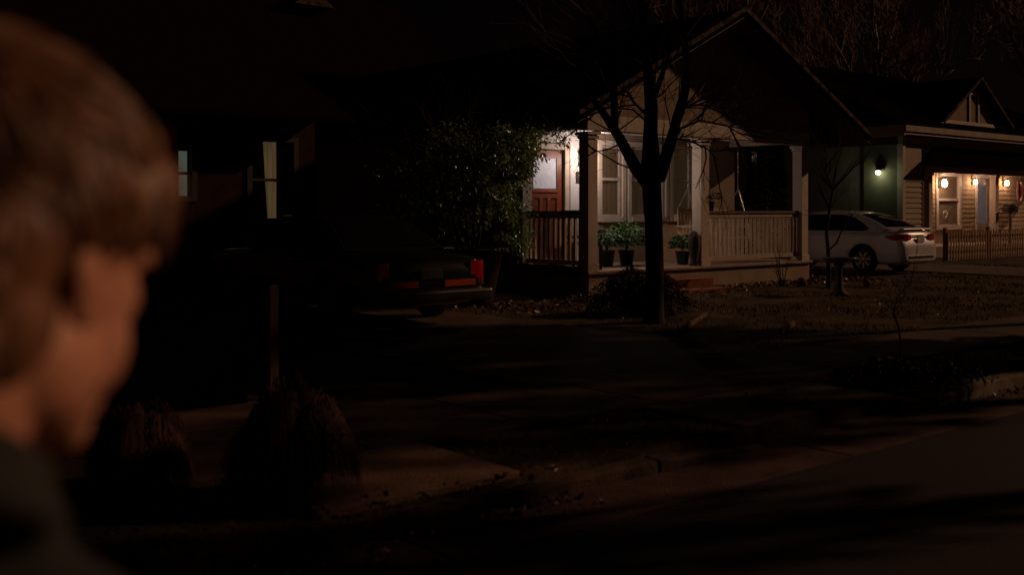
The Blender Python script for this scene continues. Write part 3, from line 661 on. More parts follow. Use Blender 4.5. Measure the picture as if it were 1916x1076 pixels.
# evergreen in big planter
mg = gp(880, 560, .1); mg = Vector((-.60, 15.6, .1))
o = thing('evergreen_tree', 'glossy-leaved evergreen tree in a big black planter at the left end of the porch', 'tree', mg)
MB().lathe([(.30, 0), (.32, .02), (.46, .78), (.49, .79), (.49, .84), (.43, .84), (.42, .74)], 28).build('planter', M_clay, o)
tk = MB(); ends = []
for k_, (dx, dy) in enumerate(((-.55, 0), (-.15, .2), (.1, -.1), (.35, .1), (-.9, .1))):
    tk.tube([(dx*.15, dy*.2, .7), (dx*.4, dy*.5, 1.15), (dx*.8, dy, 1.8), (dx*1.1, dy*1.2, 2.6)], [.035, .03, .024, .01], 7)
    for _ in range(5): grow(tk, Vector((dx*R.uniform(.6, 1), dy, R.uniform(1.4, 2.4))), Vector((R.gauss(0, 1), R.gauss(0, 1), .5)), .8, .014, 2, 4, .05, .8, 4, (2, 3), 5, .003)
tk.build('trunk', M_bark, o)
lv = MB()
blobs = [((-.25, 0, 1.65), (.80, .65, .65), 3000), ((.45, 0, 1.9), (.50, .55, .70), 3600), ((.65, -.15, 1.25), (.33, .38, .55), 1100), ((-1.1, .1, 1.6), (.5, .45, .7), 500), ((.3, 0, 2.35), (1.0, .7, .32), 1500), ((-.1, .1, 2.5), (.7, .5, .25), 260), ((.52, .3, 2.15), (.44, .40, .42), 1700), ((1.05, .5, 2.42), (.42, .45, .25), 420)]
for c_, r_, n_ in blobs:
    for _ in range(n_):
        dv = Vector((R.gauss(0, 1), R.gauss(0, 1), R.gauss(0, 1))).normalized(); q = R.uniform(.35, 1)**.6
        p = Vector((c_[0]+dv.x*r_[0]*q, c_[1]+dv.y*r_[1]*q, c_[2]+dv.z*r_[2]*q))
        if noise.noise(p*2.8) < -.04: continue
        p += Vector((R.gauss(0, .03), R.gauss(0, .03), R.gauss(0, .03)))
        lv.leaf(p, dv+Vector((R.gauss(0, .6), R.gauss(0, .6), R.gauss(-.5, .5))), R.uniform(.035, .09), R.uniform(.02, .045), droop=.25)
lv.build('foliage', M_leafg, o)
# hanging vine twigs across the porch opening
o = thing('climbing_vine', 'thin leafy vine twigs hanging in front of the lit porch ceiling by the red door', 'vine', W(.1, .3, 2.95), TH)
vn = MB(); vl = MB()
for _ in range(34):
    x = R.uniform(-.15, .0); y = R.uniform(-.05, 1.75); p = Vector((x-.1, y, R.uniform(-.12, .0))); pts = [p.copy()]
    for i in range(6):
        p = p+Vector((R.gauss(-.01, .05), R.gauss(0, .09), R.uniform(-.10, .03))); pts.append(p.copy())
        for _k in range(4): vl.leaf(p+Vector((R.gauss(0, .03), R.gauss(0, .05), R.gauss(0, .04))), Vector((R.gauss(0, 1), R.gauss(0, 1), -.6)), R.uniform(.04, .08), R.uniform(.015, .03))
    vn.tube(pts, .004, 4, cap=False)
vn.build('stems', M_bark, o); vl.build('foliage', M_leafg, o)

# young saplings
def sapling(label, base, h, r, n, name='sapling', spread=.35, lv_=2, m=M_bark):
    o = thing(name, label, 'sapling', base); mb = MB(); p = Vector((0, 0, -.03))
    pts = [Vector((R.gauss(0, .01)*i, R.gauss(0, .01)*i, -.03+(h+.03)*i/6)) for i in range(7)]
    mb.tube(pts, [r*(1-.7*i/6) for i in range(7)], 7)
    if lv_ < 3: mb.build('trunk', m, o); mb = MB()
    for i in range(n):
        q = pts[R.randint(2, 6)]; a = R.uniform(0, 2*PI); grow(mb, q, Vector((math.cos(a)*spread, math.sin(a)*spread, .5)), h*.32*R.uniform(.6, 1.2), r*.4, lv_, 4, .10, .5, 4, (1, 3), 5, .002)
    mb.build('branches' if lv_ < 3 else 'stem', m, o)
sapling('bare young tree with spreading thin branches in front of the white car', Vector(((1550-958)/2000*18.6, 18.6, .1)), 2.1, .045, 12, 'young_tree', .6, 1)
sapling('thin bare sapling standing alone in the kerbside strip', gp(1687, 682, .12), .72, .010, 5, spread=.4, lv_=3)
# background bare trees
def bgtree(label, base, h, r, cnt, maxlev=5, grp='bare trees behind the houses', up=.10):
    o = thing('bare_background_tree', label, 'tree', base, 0, grp); mb = MB()
    pts = [Vector((R.gauss(0, .05)*i, R.gauss(0, .05)*i, h*.55*i/5)) for i in range(6)]
    mb.tube(pts, [r*(1-.5*i/5) for i in range(6)], 10); mb.build('trunk', M_bark, o); mb = MB()
    for i in range(cnt):
        q = pts[R.randint(2, 5)]; a = R.uniform(0, 2*PI); grow(mb, q, Vector((math.cos(a)*.7, math.sin(a)*.7, .8)), h*.34*R.uniform(.7, 1.2), r*.45, 1, 5, up, .55, maxlev, (3, 5), 5, .009)
    mb.build('branches', M_twig, o)
bgtree('large bare tree rising behind the roof of the lit porch house', (14.5, 43, 0), 13, .28, 9, up=.05)
bgtree('bare tree at the far right edge, twigs above the lit porch house', (20.5, 41, 0), 12, .25, 7, up=.05)
bgtree('faint bare tree behind the roof ridge of the tan bungalow', (7.5, 38, 0), 11.5, .22, 6, 4)
bgtree('faint bare tree over the roof of the dark house at the upper left', (-13.5, 31, 0), 8, .2, 6, 4)

M_dkleaf = mat('dark_needles', (.010, .012, .008), .9, .1, .3)
for lab, s_, t_ in (('tall dark shrub seen through the porch opening, nearer the street', 9.3, 3.5), ('tall dark shrub seen through the porch opening, farther from the street', 9.0, 5.0)):
    p = W(s_, t_, .08); o = thing('tall_shrub', lab, 'shrub', p, 0, 'tall dark shrubs beside the tan bungalow'); f = MB(); f.tube([(0, 0, -.05), (0, 0, 2.6)], [.05, .015], 6); f.build('trunk', M_bark, o); f = MB()
    for _ in range(4200):
        a = R.uniform(0, 2*PI); zf = R.random(); q = R.random()**.4*(.62-.30*zf); f.leaf(Vector((math.cos(a)*q, math.sin(a)*q, .1+zf*3.1)), Vector((math.cos(a), math.sin(a), R.gauss(.4, .5))), R.uniform(.08, .16), R.uniform(.04, .08))
    f.build('foliage', M_dkleaf, o)

# ------------------------------------------------------------------ garden things
bb = gp(1570, 553, .1)
o = thing('bird_bath', 'dark pedestal bird bath on the lawn in front of the white car', 'bird bath', bb)
MB().lathe([(.15, 0), (.15, .04), (.10, .07), (.065, .14), (.05, .30), (.055, .44), (.09, .50), (.08, .52)], 24).build('pedestal', M_stone, o)
MB().lathe([(.05, .521), (.16, .535), (.27, .60), (.29, .62), (.27, .625), (.14, .57), (.02, .56)], 28).build('bowl', mat('wet_stone', (.10, .08, .07), .25, .5, .2), o)
def edging(label, p, q, w=.05, name='timber_edging'):
    o = MB().box((0, -w/2, -.02), ((q-p).length, w/2, .035)).build(name, mat('grey_timber', (.13, .085, .06), .9, .1, .45, 14, .8, 40), bevel=.008)
    o.location = p; o.rotation_euler = (0, -math.atan2((q-p).z, (q-p).to_2d().length)*1, math.atan2((q-p).y, (q-p).x)); return tag(o, label, 'garden edging', 'timbers lying on the lawn')
edging('long pale timber lying on the bare ground right of the tree trunk', gp(1270, 622, .115), gp(1322, 588, .12), .035)
edging('short pale timber lying on the bare ground below the leafless shrub', gp(1461, 622, .12), gp(1484, 606, .12), .05)
rk = gp(1500, 538, .14)
for lab, px, py, sx, sz in (('pinkish upright stone in the flower bed beyond the porch end', 1500, 540, .09, .19), ('small brick standing on edge behind the bird bath', 1622, 537, .07, .14), ('flat brown stone in the bed under the brick steps', 1350, 540, .14, .07)):
    m_ = MB().ell((0, 0, sz*.45), (sx, sx*.7, sz*.6), n=10); m_.v = [(x*(1+.25*noise.noise(Vector((x, y, z))*14)), y*(1+.25*noise.noise(Vector((x, y, z))*11)), z) for x, y, z in m_.v]
    so = m_.build('garden_stone', M_brick, smooth=False); so.location = gp(px, py, .12); tag(so, lab, 'stone', 'loose stones in the bed')

# ------------------------------------------------------------------ cars
M_tyre = mat('tyre_rubber', (.012, .012, .012), .8, .2, .2, 20)
M_rim = mat('alloy', (.30, .30, .32), .35, .5, .1, metal=.8)
M_cgl = mat('car_glass', (.006, .007, .009), .06, .6, 0)
M_red = mat('red_lens', (.42, .010, .010), .12, .6, .2, 30, coat=.5)
M_chr = mat('chrome', (.5, .48, .45), .15, .5, 0, metal=1)
def car(name, label, loc_, P):
    o = thing(name, label, 'car', loc_, math.atan2(V.y, V.x))
    paint = P['paint']; stn = P['stations']; vs = []; NP = 9
    for (x, w, zb_, zt, z0) in stn:
        half = [(0, z0), (w*.8, z0), (w*.97, z0+.07), (w, (z0+zb_)*.5), (w*.985, zb_-.07), (w*.94, zb_), (w*.80, zb_+(zt-zb_)*.6), (w*.5, zt), (0, zt+.012)]
        vs += [(x, y, z) for y, z in half]+[(x, -y, z) for y, z in reversed(half[1:-1])]
    n = 16; mb = MB(); fs = []
    for i in range(len(stn)-1):
        for k_ in range(n): fs.append((i*n+k_, i*n+(k_+1)%n, (i+1)*n+(k_+1)%n, (i+1)*n+k_))
    fs += [tuple(range(n)), tuple((len(stn)-1)*n+i for i in reversed(range(n)))]
    mb.add(vs, fs, 0, True); body = mb.build('body', [paint, M_dark], o)
    sb = body.modifiers.new('s', 'SUBSURF'); sb.levels = 2; sb.render_levels = 2
    cut = MB()
    for wx in P['wheels']:
        for sg in (-1, 1): cut.lathe([(P['ar'], -.17), (P['ar'], .17)], 32, c=(wx, sg*P['w'], P['wr']+.01), axis='y')
    co = cut.build('cutter', M_dark, o); bo = body.modifiers.new('b', 'BOOLEAN'); bo.object = co; bo.operation = 'DIFFERENCE'; bo.solver = 'EXACT'
    bpy.context.view_layer.update(); bake(body); bpy.data.objects.remove(co)
    # cabin
    pf = P['cabin']; zb0 = P['belt']; k1, k2 = P['cw'], P['tumble']
    def yw(z): return k1-(z-zb0)*k2
    vs = []; m = len(pf); cr = (1, .82, .45, 0, -.45, -.82, -1)
    for x, z in pf:
        y = yw(z)
        for j, c in enumerate(cr): vs.append((x, y*c, z+(.022*(1-c*c) if z > zb0+.2 else 0)))
    nc = len(cr); fs = []
    for i in range(m-1):
        for j in range(nc-1): fs.append((i*nc+j, (i+1)*nc+j, (i+1)*nc+j+1, i*nc+j+1))
    for sg, off in ((1, 0), (-1, nc-1)):
        fs.append(tuple(i*nc+off for i in range(m)))
    cb = MB().add(vs, fs, 0, False).build('cabin', paint, o); bv = cb.modifiers.new('bv', 'BEVEL'); bv.width = .03; bv.segments = 3; bv.limit_method = 'ANGLE'; bv.angle_limit = .6
    # glass
    for sg in (-1, 1):
        for poly in P['sidewin']:
            g_ = MB(); pp = [(x, sg*(yw(z)+.005), z) for x, z in poly]; qq = [(x, sg*(yw(z)-.01), z) for x, z in poly]; n_ = len(poly)
            g_.add(pp+qq, [tuple(range(n_)), tuple(range(n_, 2*n_))]+[(i, (i+1)%n_, (i+1)%n_+n_, i+n_) for i in range(n_)]); g_.build('side_window', M_cgl, o)
        box('mirror', (P['mx']-.08, sg*(P['w']+.02), zb0+.0), (P['mx']+.06, sg*(P['w']+.17), zb0+.13), paint, o, .03)
        for hx in P['handles']: box('door_handle', (hx-.09, sg*(P['w']*.985), zb0-.14), (hx+.09, sg*(P['w']*.985+.022), zb0-.11), paint, o, .008)
    for nm, (i0, i1, f0, f1) in (('rear_window', P['rw']), ('windscreen', P['fw'])):
        seq = pf[i0:i1+1]; A = Vector((seq[0][0], 0, seq[0][1])).lerp(Vector((seq[1][0], 0, seq[1][1])), f0); B = Vector((seq[-2][0], 0, seq[-2][1])).lerp(Vector((seq[-1][0], 0, seq[-1][1])), f1)
        ln = [A]+[Vector((x, 0, z)) for x, z in seq[1:-1]]+[B]; vs = []
        for i, p in enumerate(ln):
            d_ = ln[min(i+1, len(ln)-1)]-ln[max(i-1, 0)]; nn = Vector((-d_.z, 0, d_.x)).normalized()
            for c in (.9, .5, 0, -.5, -.9): vs.append((p.x+nn.x*.007, yw(p.z)*c, p.z+nn.z*.007+(.022*(1-c*c) if p.z > zb0+.2 else .022*(1-c*c)*max(0, (p.z-zb0)/.2))))
        fs = [(i*5+j, (i+1)*5+j, (i+1)*5+j+1, i*5+j+1) for i in range(len(ln)-1) for j in range(4)]
        MB().add(vs, fs, 0, True).build(nm, M_cgl, o)
    # lights
    for path, z0a, z1a in P['tails']:
        for sg in (-1, 1):
            vs = []; n_ = len(path)
            for i, (x, y, dz0, dz1) in enumerate(path): vs += [(x, sg*y, z0a+dz0), (x, sg*y, z1a-dz1), (x+.03, sg*(y-.02), z0a+dz0), (x+.03, sg*(y-.02), z1a-dz1)]
            fs = []
            for i in range(n_-1):
                a = i*4; b_ = a+4; fs += [(a, a+1, b_+1, b_), (a+1, a+3, b_+3, b_+1), (a, b_, b_+2, a+2)]
            fs += [(0, 2, 3, 1), ((n_-1)*4, (n_-1)*4+1, (n_-1)*4+3, (n_-1)*4+2)]
            MB().add(vs, fs, 0, False).build('tail_light', M_red, o, bevel=.004)
    for nm, bx, m_, bev in P['extra']: box(nm, bx[0], bx[1], m_, o, bev)
    fx = stn[-1][0]
    for sg in (-1, 1): MB().ell((fx-.13, sg*P['w']*.74, .64), (.10, .16, .07), n=12).build('headlight', M_chr, o)
    # wheels
    for wx in P['wheels']:
        for sg in (-1, 1):
            r_ = P['wr']; y0 = sg*(P['w']-.12)
            wh = MB(); wh.lathe([(r_*.66, -.10), (r_*.9, -.105), (r_*.985, -.08), (r_, -.03), (r_, .03), (r_*.985, .08), (r_*.9, .105), (r_*.66, .10), (r_*.64, .0), (r_*.66, -.10)], 36, axis='y', c=(0, 0, 0), cap=False); t_ = wh.build('wheel', M_tyre, o); t_.location = (wx, y0, r_)
            rm = MB(); rm.lathe([(r_*.64, -.08), (r_*.67, .098), (r_*.62, .10), (r_*.60, .02), (r_*.1, .01)], 28, axis='y')
            for i in range(7):
                a = i*2*PI/7+.2; M = Matrix.Rotation(-a, 4, 'Y'); rm.box((.03, .03, -.028), (r_*.64, .085, .028), 0, M)
            rm.ell((0, .085, 0), (.055, .02, .055), n=12)
            ro = rm.build('rim', P['rim'], t_); ro.scale = (1, sg, 1)
    return o
M_wp = mat('white_car_paint', (.62, .60, .66), .32, .5, .10, 2, coat=1)
MATS['white_car_paint'].node_tree.nodes['Principled BSDF'].inputs['Coat Roughness'].default_value = .05
wheelg = gp(1613, 511, .12)
CS = .915; rearc = wheelg - V*1.02*CS + U*.88*CS      # rear face centre (car axis)
cloc = rearc + V*2.27*CS; cloc.z = .12
Pw = dict(paint=M_wp, w=.875, belt=.95, cw=.80, tumble=.44, ar=.375, wr=.315, wheels=(-1.25, 1.35), mx=1.0, handles=(-.55, .45), rim=M_rim,
  stations=[(-2.27, .66, .58, .62, .32), (-2.25, .74, .66, .70, .27), (-2.17, .81, .84, .90, .23), (-2.08, .84, .93, 1.045, .21), (-1.85, .865, .965, 1.085, .2), (-1.45, .875, .97, 1.07, .2), (-.8, .88, .955, .97, .2), (0, .88, .95, .96, .2), (.9, .88, .945, .96, .2), (1.35, .875, .93, 1.0, .2), (1.8, .85, .85, .93, .2), (2.1, .78, .74, .80, .22), (2.24, .68, .60, .66, .26), (2.27, .55, .5, .54, .3)],
  cabin=[(-1.82, 1.06), (-1.55, 1.19), (-1.25, 1.315), (-.95, 1.405), (-.6, 1.45), (-.1, 1.467), (.35, 1.445), (.65, 1.38), (1.05, 1.18), (1.50, .96), (-.0, .93), (-1.7, .95)],
  sidewin=[[(-1.22, 1.0), (-1.36, 1.045), (-1.22, 1.16), (-.92, 1.32), (-.62, 1.375), (-.23, 1.39), (-.23, .995)], [(-.17, .995), (-.17, 1.39), (.25, 1.385), (.55, 1.32), (.9, 1.14), (1.12, .99)]],
  rw=(0, 3, .18, .75), fw=(7, 9, .15, .8),
  tails=[([(-2.235, .40, .03, .02), (-2.235, .56, .0, .0), (-2.20, .70, .0, .0), (-2.11, .83, .0, .01), (-2.0, .866, .02, .03), (-1.86, .882, .07, .05)], .78, .94)],
  extra=[('number_plate', ((-2.262, -.16, .74), (-2.235, .16, .86)), mat('plate_white', (.5, .5, .48), .5), .004), ('trunk_trim', ((-2.245, -.36, .90), (-2.19, .36, .925)), M_chr, .006), ('trunk_lip', ((-2.17, -.62, 1.03), (-2.03, .62, 1.066)), M_wp, .015), ('bumper_vent', ((-2.275, -.55, .36), (-2.2, .55, .44)), M_black, .01)])
wc = car('white_sedan', 'white four-door sedan parked in the right driveway, its tail toward the street', cloc, Pw); wc.scale = (CS, CS, CS)
M_dp = mat('dark_car_paint', (.012, .013, .018), .2, .5, .03, 2, coat=1)
rr = Vector((-.33, 13.2, .118)); cl2 = rr-U*.82+V*2.3; cl2.z = .118
Pd = dict(paint=M_dp, w=.84, belt=.86, cw=.77, tumble=.42, ar=.345, wr=.30, wheels=(-1.3, 1.35), mx=.95, handles=(-.55, .45), rim=M_rim,
  stations=[(-2.3, .76, .56, .60, .34), (-2.27, .80, .66, .70, .28), (-2.22, .83, .76, .80, .24), (-2.1, .84, .80, .85, .22), (-1.6, .845, .84, .90, .2), (-.8, .845, .86, .88, .2), (0, .845, .86, .88, .2), (.9, .845, .86, .9, .2), (1.35, .84, .84, .93, .2), (1.9, .82, .80, .86, .2), (2.2, .78, .72, .76, .24), (2.28, .7, .6, .64, .3)],
  cabin=[(-1.55, .89), (-1.3, 1.05), (-1.0, 1.2), (-.7, 1.285), (-.2, 1.315), (.3, 1.30), (.6, 1.24), (.95, 1.08), (1.35, .88), (0, .85), (-1.4, .86)],
  sidewin=[[(-1.2, .9), (-1.0, 1.08), (-.75, 1.2), (-.28, 1.24), (-.28, .9)], [(-.22, .9), (-.22, 1.24), (.3, 1.225), (.55, 1.16), (1.0, .9)]],
  rw=(0, 3, .18, .75), fw=(6, 8, .15, .8),
  tails=[([(-2.29, .60, .0, .0), (-2.285, .74, .0, .0), (-2.25, .83, .0, .0), (-2.15, .855, .0, .0)], .46, .76)],
  extra=[('bumper', ((-2.42, -.85, .29), (-2.22, .85, .425)), mat('bumper_metal', (.16, .14, .12), .3, .5, .1, metal=.7), .03), ('reflector_strip', ((-2.312, -.66, .46), (-2.28, -.19, .535)), mat('amber_lens', (.45, .07, .02), .2, .6, .2), .006), ('reflector_strip', ((-2.312, .19, .46), (-2.28, .66, .535)), mat('amber_lens', (.3, .05, .02)), .006), ('number_plate', ((-2.318, -.16, .56), (-2.298, .16, .68)), mat('plate_dark', (.05, .045, .04), .5), .004)])
car('dark_sedan', 'old black sedan with red tail lamps parked in the left driveway', cl2, Pd)

# ------------------------------------------------------------------ the man in the left foreground
HC = Vector((-.312, .66, 1.478))
Mh = Matrix.Translation(HC) @ Matrix.Rotation(math.radians(-14), 4, 'Z') @ Matrix.Rotation(math.radians(-13), 4, 'X') @ Matrix.Rotation(math.radians(3), 4, 'Y')
Rh = Mh.to_3x3()
man = thing('person', 'man in the left foreground seen from behind, brown hair, dark jacket, looking away right', 'person', (HC.x, HC.y, 0))
io = -Vector((HC.x, HC.y, 0))
M_skin = mat('skin', (.60, .27, .17), .55, .35, .08, 20, .03, 300, sss=.15)
M_hair = mat('brown_hair', (.22, .098, .05), .5, .4, .35, 25)
M_jack = mat('dark_jacket', (.035, .035, .033), .9, .15, .2, 10, .3, 120)
M_trou = mat('dark_trousers', (.02, .02, .025), .9, .1, .2)
M_shoe = mat('shoe_leather', (.015, .012, .01), .5, .4, .1)
def remesh(mb, name, m, vox, par, sm=6):
    ob = mb.build(name, m, par, smooth=True); rmd = ob.modifiers.new('r', 'REMESH'); rmd.mode = 'VOXEL'; rmd.voxel_size = vox; rmd.use_smooth_shade = True
    s_ = ob.modifiers.new('s', 'SMOOTH'); s_.iterations = sm; s_.factor = .5
    bpy.context.view_layer.update(); bake(ob); 
    for p in ob.data.polygons: p.use_smooth = True
    if not ob.data.materials: ob.data.materials.append(m)
    return ob
bd = MB()
def he(c, r, rot=None, n=20):
    M = Rh if rot is None else Rh @ rot
    bd.ell(Mh @ Vector(c)+io, r, M, n)
he((0, -.015, .035), (.073, .094, .082)); he((0, .03, -.022), (.060, .067, .090)); he((0, .042, -.082), (.047, .052, .040)); he((0, .076, -.106), (.026, .022, .022))
he((0, .094, -.035), (.012, .018, .026), Matrix.Rotation(.35, 3, 'X')); he((0, .108, -.050), (.015, .013, .011)); he((0, .078, .010), (.054, .020, .016))
he((0, .088, -.073), (.024, .011, .007)); he((0, .087, -.083), (.021, .011, .007))
for sg in (-1, 1):
    he((sg*.034, .058, -.020), (.022, .024, .022)); he((sg*.048, .005, -.070), (.018, .038, .034)); he((sg*.042, .045, -.055), (.018, .030, .032)); he((sg*.075, -.020, -.026), (.006, .017, .027), Matrix.Rotation(.25, 3, 'X') @ Matrix.Rotation(sg*-.25, 3, 'Z')); he((sg*.080, -.028, -.016), (.004, .012, .016))
Bz = Matrix.Rotation(math.radians(-4), 4, 'Z')
def bp_(x, y, z): # body frame: x right, y forward, z up (absolute)
    return Bz.to_3x3() @ Vector((x, y, 0))+Vector((-.040, -.02, z-(.02 if z > 1.0 else 0)))
bd.tube([Mh @ Vector((0, -.02, -.03))+io, Mh @ Vector((0, -.03, -.09))+io, bp_(0, -.035, 1.34), bp_(0, -.04, 1.26), bp_(0, -.04, 1.18)], [.056, .055, .058, .07, .09], 20)
bd.ell(bp_(0, -.02, 1.10), (.17, .105, .19), Bz.to_3x3()); bd.ell(bp_(0, 0, .88), (.15, .10, .16), Bz.to_3x3()); bd.ell(bp_(0, 0, .78), (.16, .11, .10), Bz.to_3x3())
hands = {}
for sg in (-1, 1):
    sh = bp_(sg*.165, -.03, 1.225); el = bp_(sg*.215, -.05, .98); wr = bp_(sg*.215, .05, .76)
    bd.tube([bp_(sg*.06, -.03, 1.25), sh, sh.lerp(el, .5), el, el.lerp(wr, .4), wr, wr+Vector((0, 0, -.04))], [.06, .055, .046, .038, .037, .025, .026], 14)
    pm = wr+Vector((0, 0, -.085)); bd.ell(pm, (.016, .038, .048), Bz.to_3x3())
    for i, L in enumerate((.062, .072, .068, .054)):
        y = -.030+.020*i; f = Bz.to_3x3() @ Vector((0, -y, 0)); k0 = pm+f+Vector((0, 0, -.035)); inw = Bz.to_3x3() @ Vector((-sg*.010, .004, 0))
        bd.tube([k0, k0+Vector((0, 0, -L*.45)), k0+inw+Vector((0, 0, -L*.75)), k0+inw*2.4+Vector((0, 0, -L))], [.009, .0085, .008, .006], 8)
    th_ = Bz.to_3x3() @ Vector((0, .034, 0)); bd.tube([pm+th_*.7+Vector((0, 0, .02)), pm+th_*1.4+Vector((0, 0, -.015)), pm+th_*1.5+Vector((0, 0, -.05))], [.012, .010, .008], 8)
    hp_ = bp_(sg*.085, 0, .76); kn = bp_(sg*.095, .02, .43); an = bp_(sg*.095, -.01, .08)
    bd.tube([hp_, hp_.lerp(kn, .5), kn, kn.lerp(an, .35), an, an-Vector((0, 0, .03))], [.085, .072, .052, .052, .034, .034], 14)
    bd.ell(bp_(sg*.10, .06, .04), (.042, .12, .035), Bz.to_3x3())
body = remesh(bd, 'body', M_skin, .0045, man, 5)
for sg in (-1, 1):
    MB().ell(Mh @ Vector((sg*.029, .0775, -.008))+io, (.0115, .0115, .0115), None, 14).build('eye', mat('eye_white', (.6, .58, .55), .2, var=0), man)
# jacket with collar
jk = MB(); B3 = Bz.to_3x3()
jk.ell(bp_(0, -.02, 1.09), (.195, .13, .20), B3); jk.ell(bp_(0, 0, .88), (.175, .125, .19), B3); jk.ell(bp_(0, 0, .76), (.18, .13, .10), B3)
for sg in (-1, 1):
    sh = bp_(sg*.165, -.03, 1.215); el = bp_(sg*.215, -.05, .98); wr = bp_(sg*.215, .05, .765)
    jk.tube([bp_(sg*.05, -.03, 1.285), bp_(sg*.11, -.03, 1.25), sh, sh.lerp(el, .5), el, el.lerp(wr, .5), wr], [.060, .062, .064, .060, .054, .048, .042], 16)
jk.tube([bp_(0, -.035, 1.15), bp_(0, -.037, 1.27), bp_(0, -.030, 1.325)], [.13, .115, .085], 22)
# collar ring
ring = []
jk.tube([bp_(.088*math.cos(a), -.038+.078*math.sin(a), 1.352-.040*math.sin(a)) for a in [i*2*PI/24 for i in range(25)]], .014, 10, cap=False)
jk.tube([bp_(.083*math.cos(a), -.038+.074*math.sin(a), 1.380-.042*math.sin(a)) for a in [i*2*PI/24 for i in range(25)]], .011, 10, cap=False)
remesh(jk, 'jacket', M_jack, .007, man, 4)
tj = MB(); tj.ell(bp_(0, 0, .77), (.168, .118, .11), B3)
for sg in (-1, 1):
    hp_ = bp_(sg*.085, 0, .74); kn = bp_(sg*.095, .02, .43); an = bp_(sg*.095, -.01, .07)
    tj.tube([hp_, hp_.lerp(kn, .5), kn, kn.lerp(an, .5), an], [.097, .086, .068, .064, .058], 16)
remesh(tj, 'trousers', M_trou, .009, man, 4)
for sg in (-1, 1):
    s_ = MB().ell(bp_(sg*.10, .065, .042), (.052, .145, .042), B3); s_.v = [(x, y, max(z, .006)) for x, y, z in s_.v]; s_.build('shoe', M_shoe, man)
# hair: a smooth cap and many combed locks
hr = MB()
def hh(c, r): hr.ell(Mh @ Vector(c)+io, r, Rh, 20)
hh((0, -.022, .040), (.078, .096, .078)); hh((0, -.05, .0), (.078, .070, .072)); hh((.0, .045, .078), (.060, .052, .038)); hh((0, -.070, -.045), (.060, .040, .052))
for sg in (-1, 1): hh((sg*.066, -.015, .028), (.018, .045, .038)); hh((sg*.060, .040, .045), (.018, .028, .030)); hh((sg*.050, -.045, -.045), (.022, .032, .042))
hh((0, .076, .068), (.050, .036, .034)); hh((.03, .080, .058), (.030, .030, .030))
ho = remesh(hr, 'hair', M_hair, .0045, man, 3)
lk = MB()
for _ in range(6500):
    dv = Vector((R.gauss(0, 1), R.gauss(-.1, 1), R.gauss(.35, .9))).normalized()
    if dv.z < .0 and dv.y > .0: continue
    if dv.z < -.75: continue
    front = dv.y > .45 and dv.z > .15
    lump = 1+.11*noise.noise(dv*2.6)
    c = Vector((dv.x*.078*lump, -.02+dv.y*(.097+(.008 if front else 0))*lump, .038+dv.z*.080*lump))
    fl = Vector((dv.x*.5, .9 if dv.z > .35 else .25, -.25 if front else -.7))
    nv = noise.noise_vector(c*22)*1.1+noise.noise_vector(c*60)*.5
    q = c.copy(); pts = [q.copy()]; L = R.uniform(.030, .055)*(1.15 if front else 1); n_ = 5
    for i in range(n_):
        nd = Vector((q.x/.080**2, (q.y+.02)/.098**2, (q.z-.042)/.083**2)).normalized()
        t_ = fl+nv; t_ = (t_-nd*t_.dot(nd)).normalized(); lift = (.34 if i < 2 else .05)+(.20 if front else 0)
        q = q+(t_+nd*lift).normalized()*L/n_; pts.append(q.copy())
    r_ = R.uniform(.0012, .0021)
    lk.tube([Mh @ p+io for p in pts], [r_, r_*1.1, r_, r_*.8, r_*.5, r_*.15], 3, cap=False)
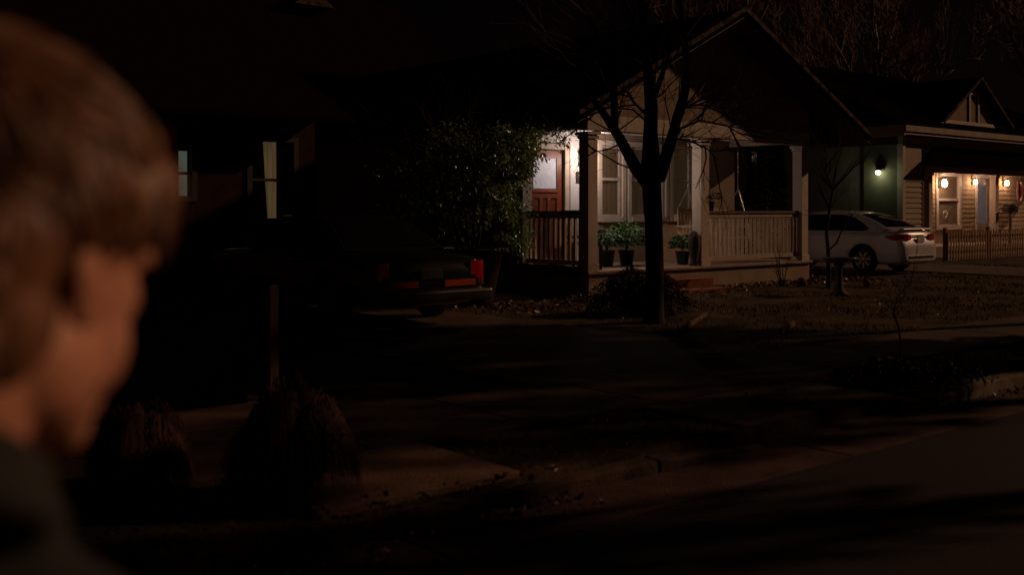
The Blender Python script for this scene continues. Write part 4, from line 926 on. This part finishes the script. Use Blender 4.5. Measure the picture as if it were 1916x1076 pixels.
for _ in range(1500):   # nape and sides
    a = R.uniform(.25, PI-.25)+PI; zz = R.uniform(-.085, .01); rx, ry = .067, .044
    c = Vector((math.cos(a)*rx, -.062+math.sin(a)*ry-.006*(zz > -.05), zz)); o_ = Vector((math.cos(a), math.sin(a), 0))
    nv = noise.noise_vector(c*40)*.5; d_ = (Vector((0, 0, -1))+nv+o_*.12).normalized(); L = R.uniform(.02, .035)
    lk.tube([Mh @ (c+d_*L*k_/3+o_*(.004 if k_ else 0))+io for k_ in range(4)], [.0018, .0018, .0012, .0003], 3, cap=False)
lk.build('hair_locks', M_hair, man)

# ------------------------------------------------------------------ light, sky, camera
SUN_AZ, SUN_EL = 20, 24
d = Vector((math.cos(math.radians(SUN_AZ))*math.cos(math.radians(SUN_EL)), math.sin(math.radians(SUN_AZ))*math.cos(math.radians(SUN_EL)), math.sin(math.radians(SUN_EL))))
sn = bpy.data.lights.new('sun', 'SUN'); sn.energy = 1.0; sn.angle = math.radians(1.2); sn.color = (1, .55, .31)
so = bpy.data.objects.new('sun', sn); COL.objects.link(so); so.rotation_euler = (-d).to_track_quat('-Z', 'Y').to_euler()
wd = bpy.data.worlds.new('World'); sc.world = wd; wd.use_nodes = True; nt = wd.node_tree
sk = nt.nodes.new('ShaderNodeTexSky'); sk.sky_type = 'NISHITA'; sk.sun_disc = False; sk.sun_elevation = math.radians(SUN_EL); sk.sun_rotation = math.radians(90-SUN_AZ)
mxs = nt.nodes.new('ShaderNodeMix'); mxs.data_type = 'RGBA'; mxs.blend_type = 'MULTIPLY'; mxs.inputs[0].default_value = 1; mxs.inputs[7].default_value = (1, .38, .28, 1)  # faint city glow
nt.links.new(sk.outputs[0], mxs.inputs[6]); nt.links.new(mxs.outputs[2], nt.nodes['Background'].inputs[0]); nt.nodes['Background'].inputs[1].default_value = .00032
cam = bpy.data.cameras.new('camera'); co = bpy.data.objects.new('camera', cam); COL.objects.link(co); sc.camera = co
co.location = (0, 0, CAMH); co.rotation_euler = (PI/2, 0, 0); cam.sensor_width = 36; cam.lens = F/1916*36; cam.shift_y = -(538-HY)/1916; cam.clip_end = 2000; cam.clip_start = .05
cam.dof.use_dof = True; cam.dof.focus_distance = 19; cam.dof.aperture_fstop = 2.4
sc.view_settings.view_transform = 'Standard'; sc.view_settings.look = 'None'; sc.view_settings.gamma = 1; sc.view_settings.exposure = 0
try:
    sc.cycles.use_denoising = True; sc.cycles.max_bounces = 6; sc.cycles.sample_clamp_indirect = 3
except Exception: pass
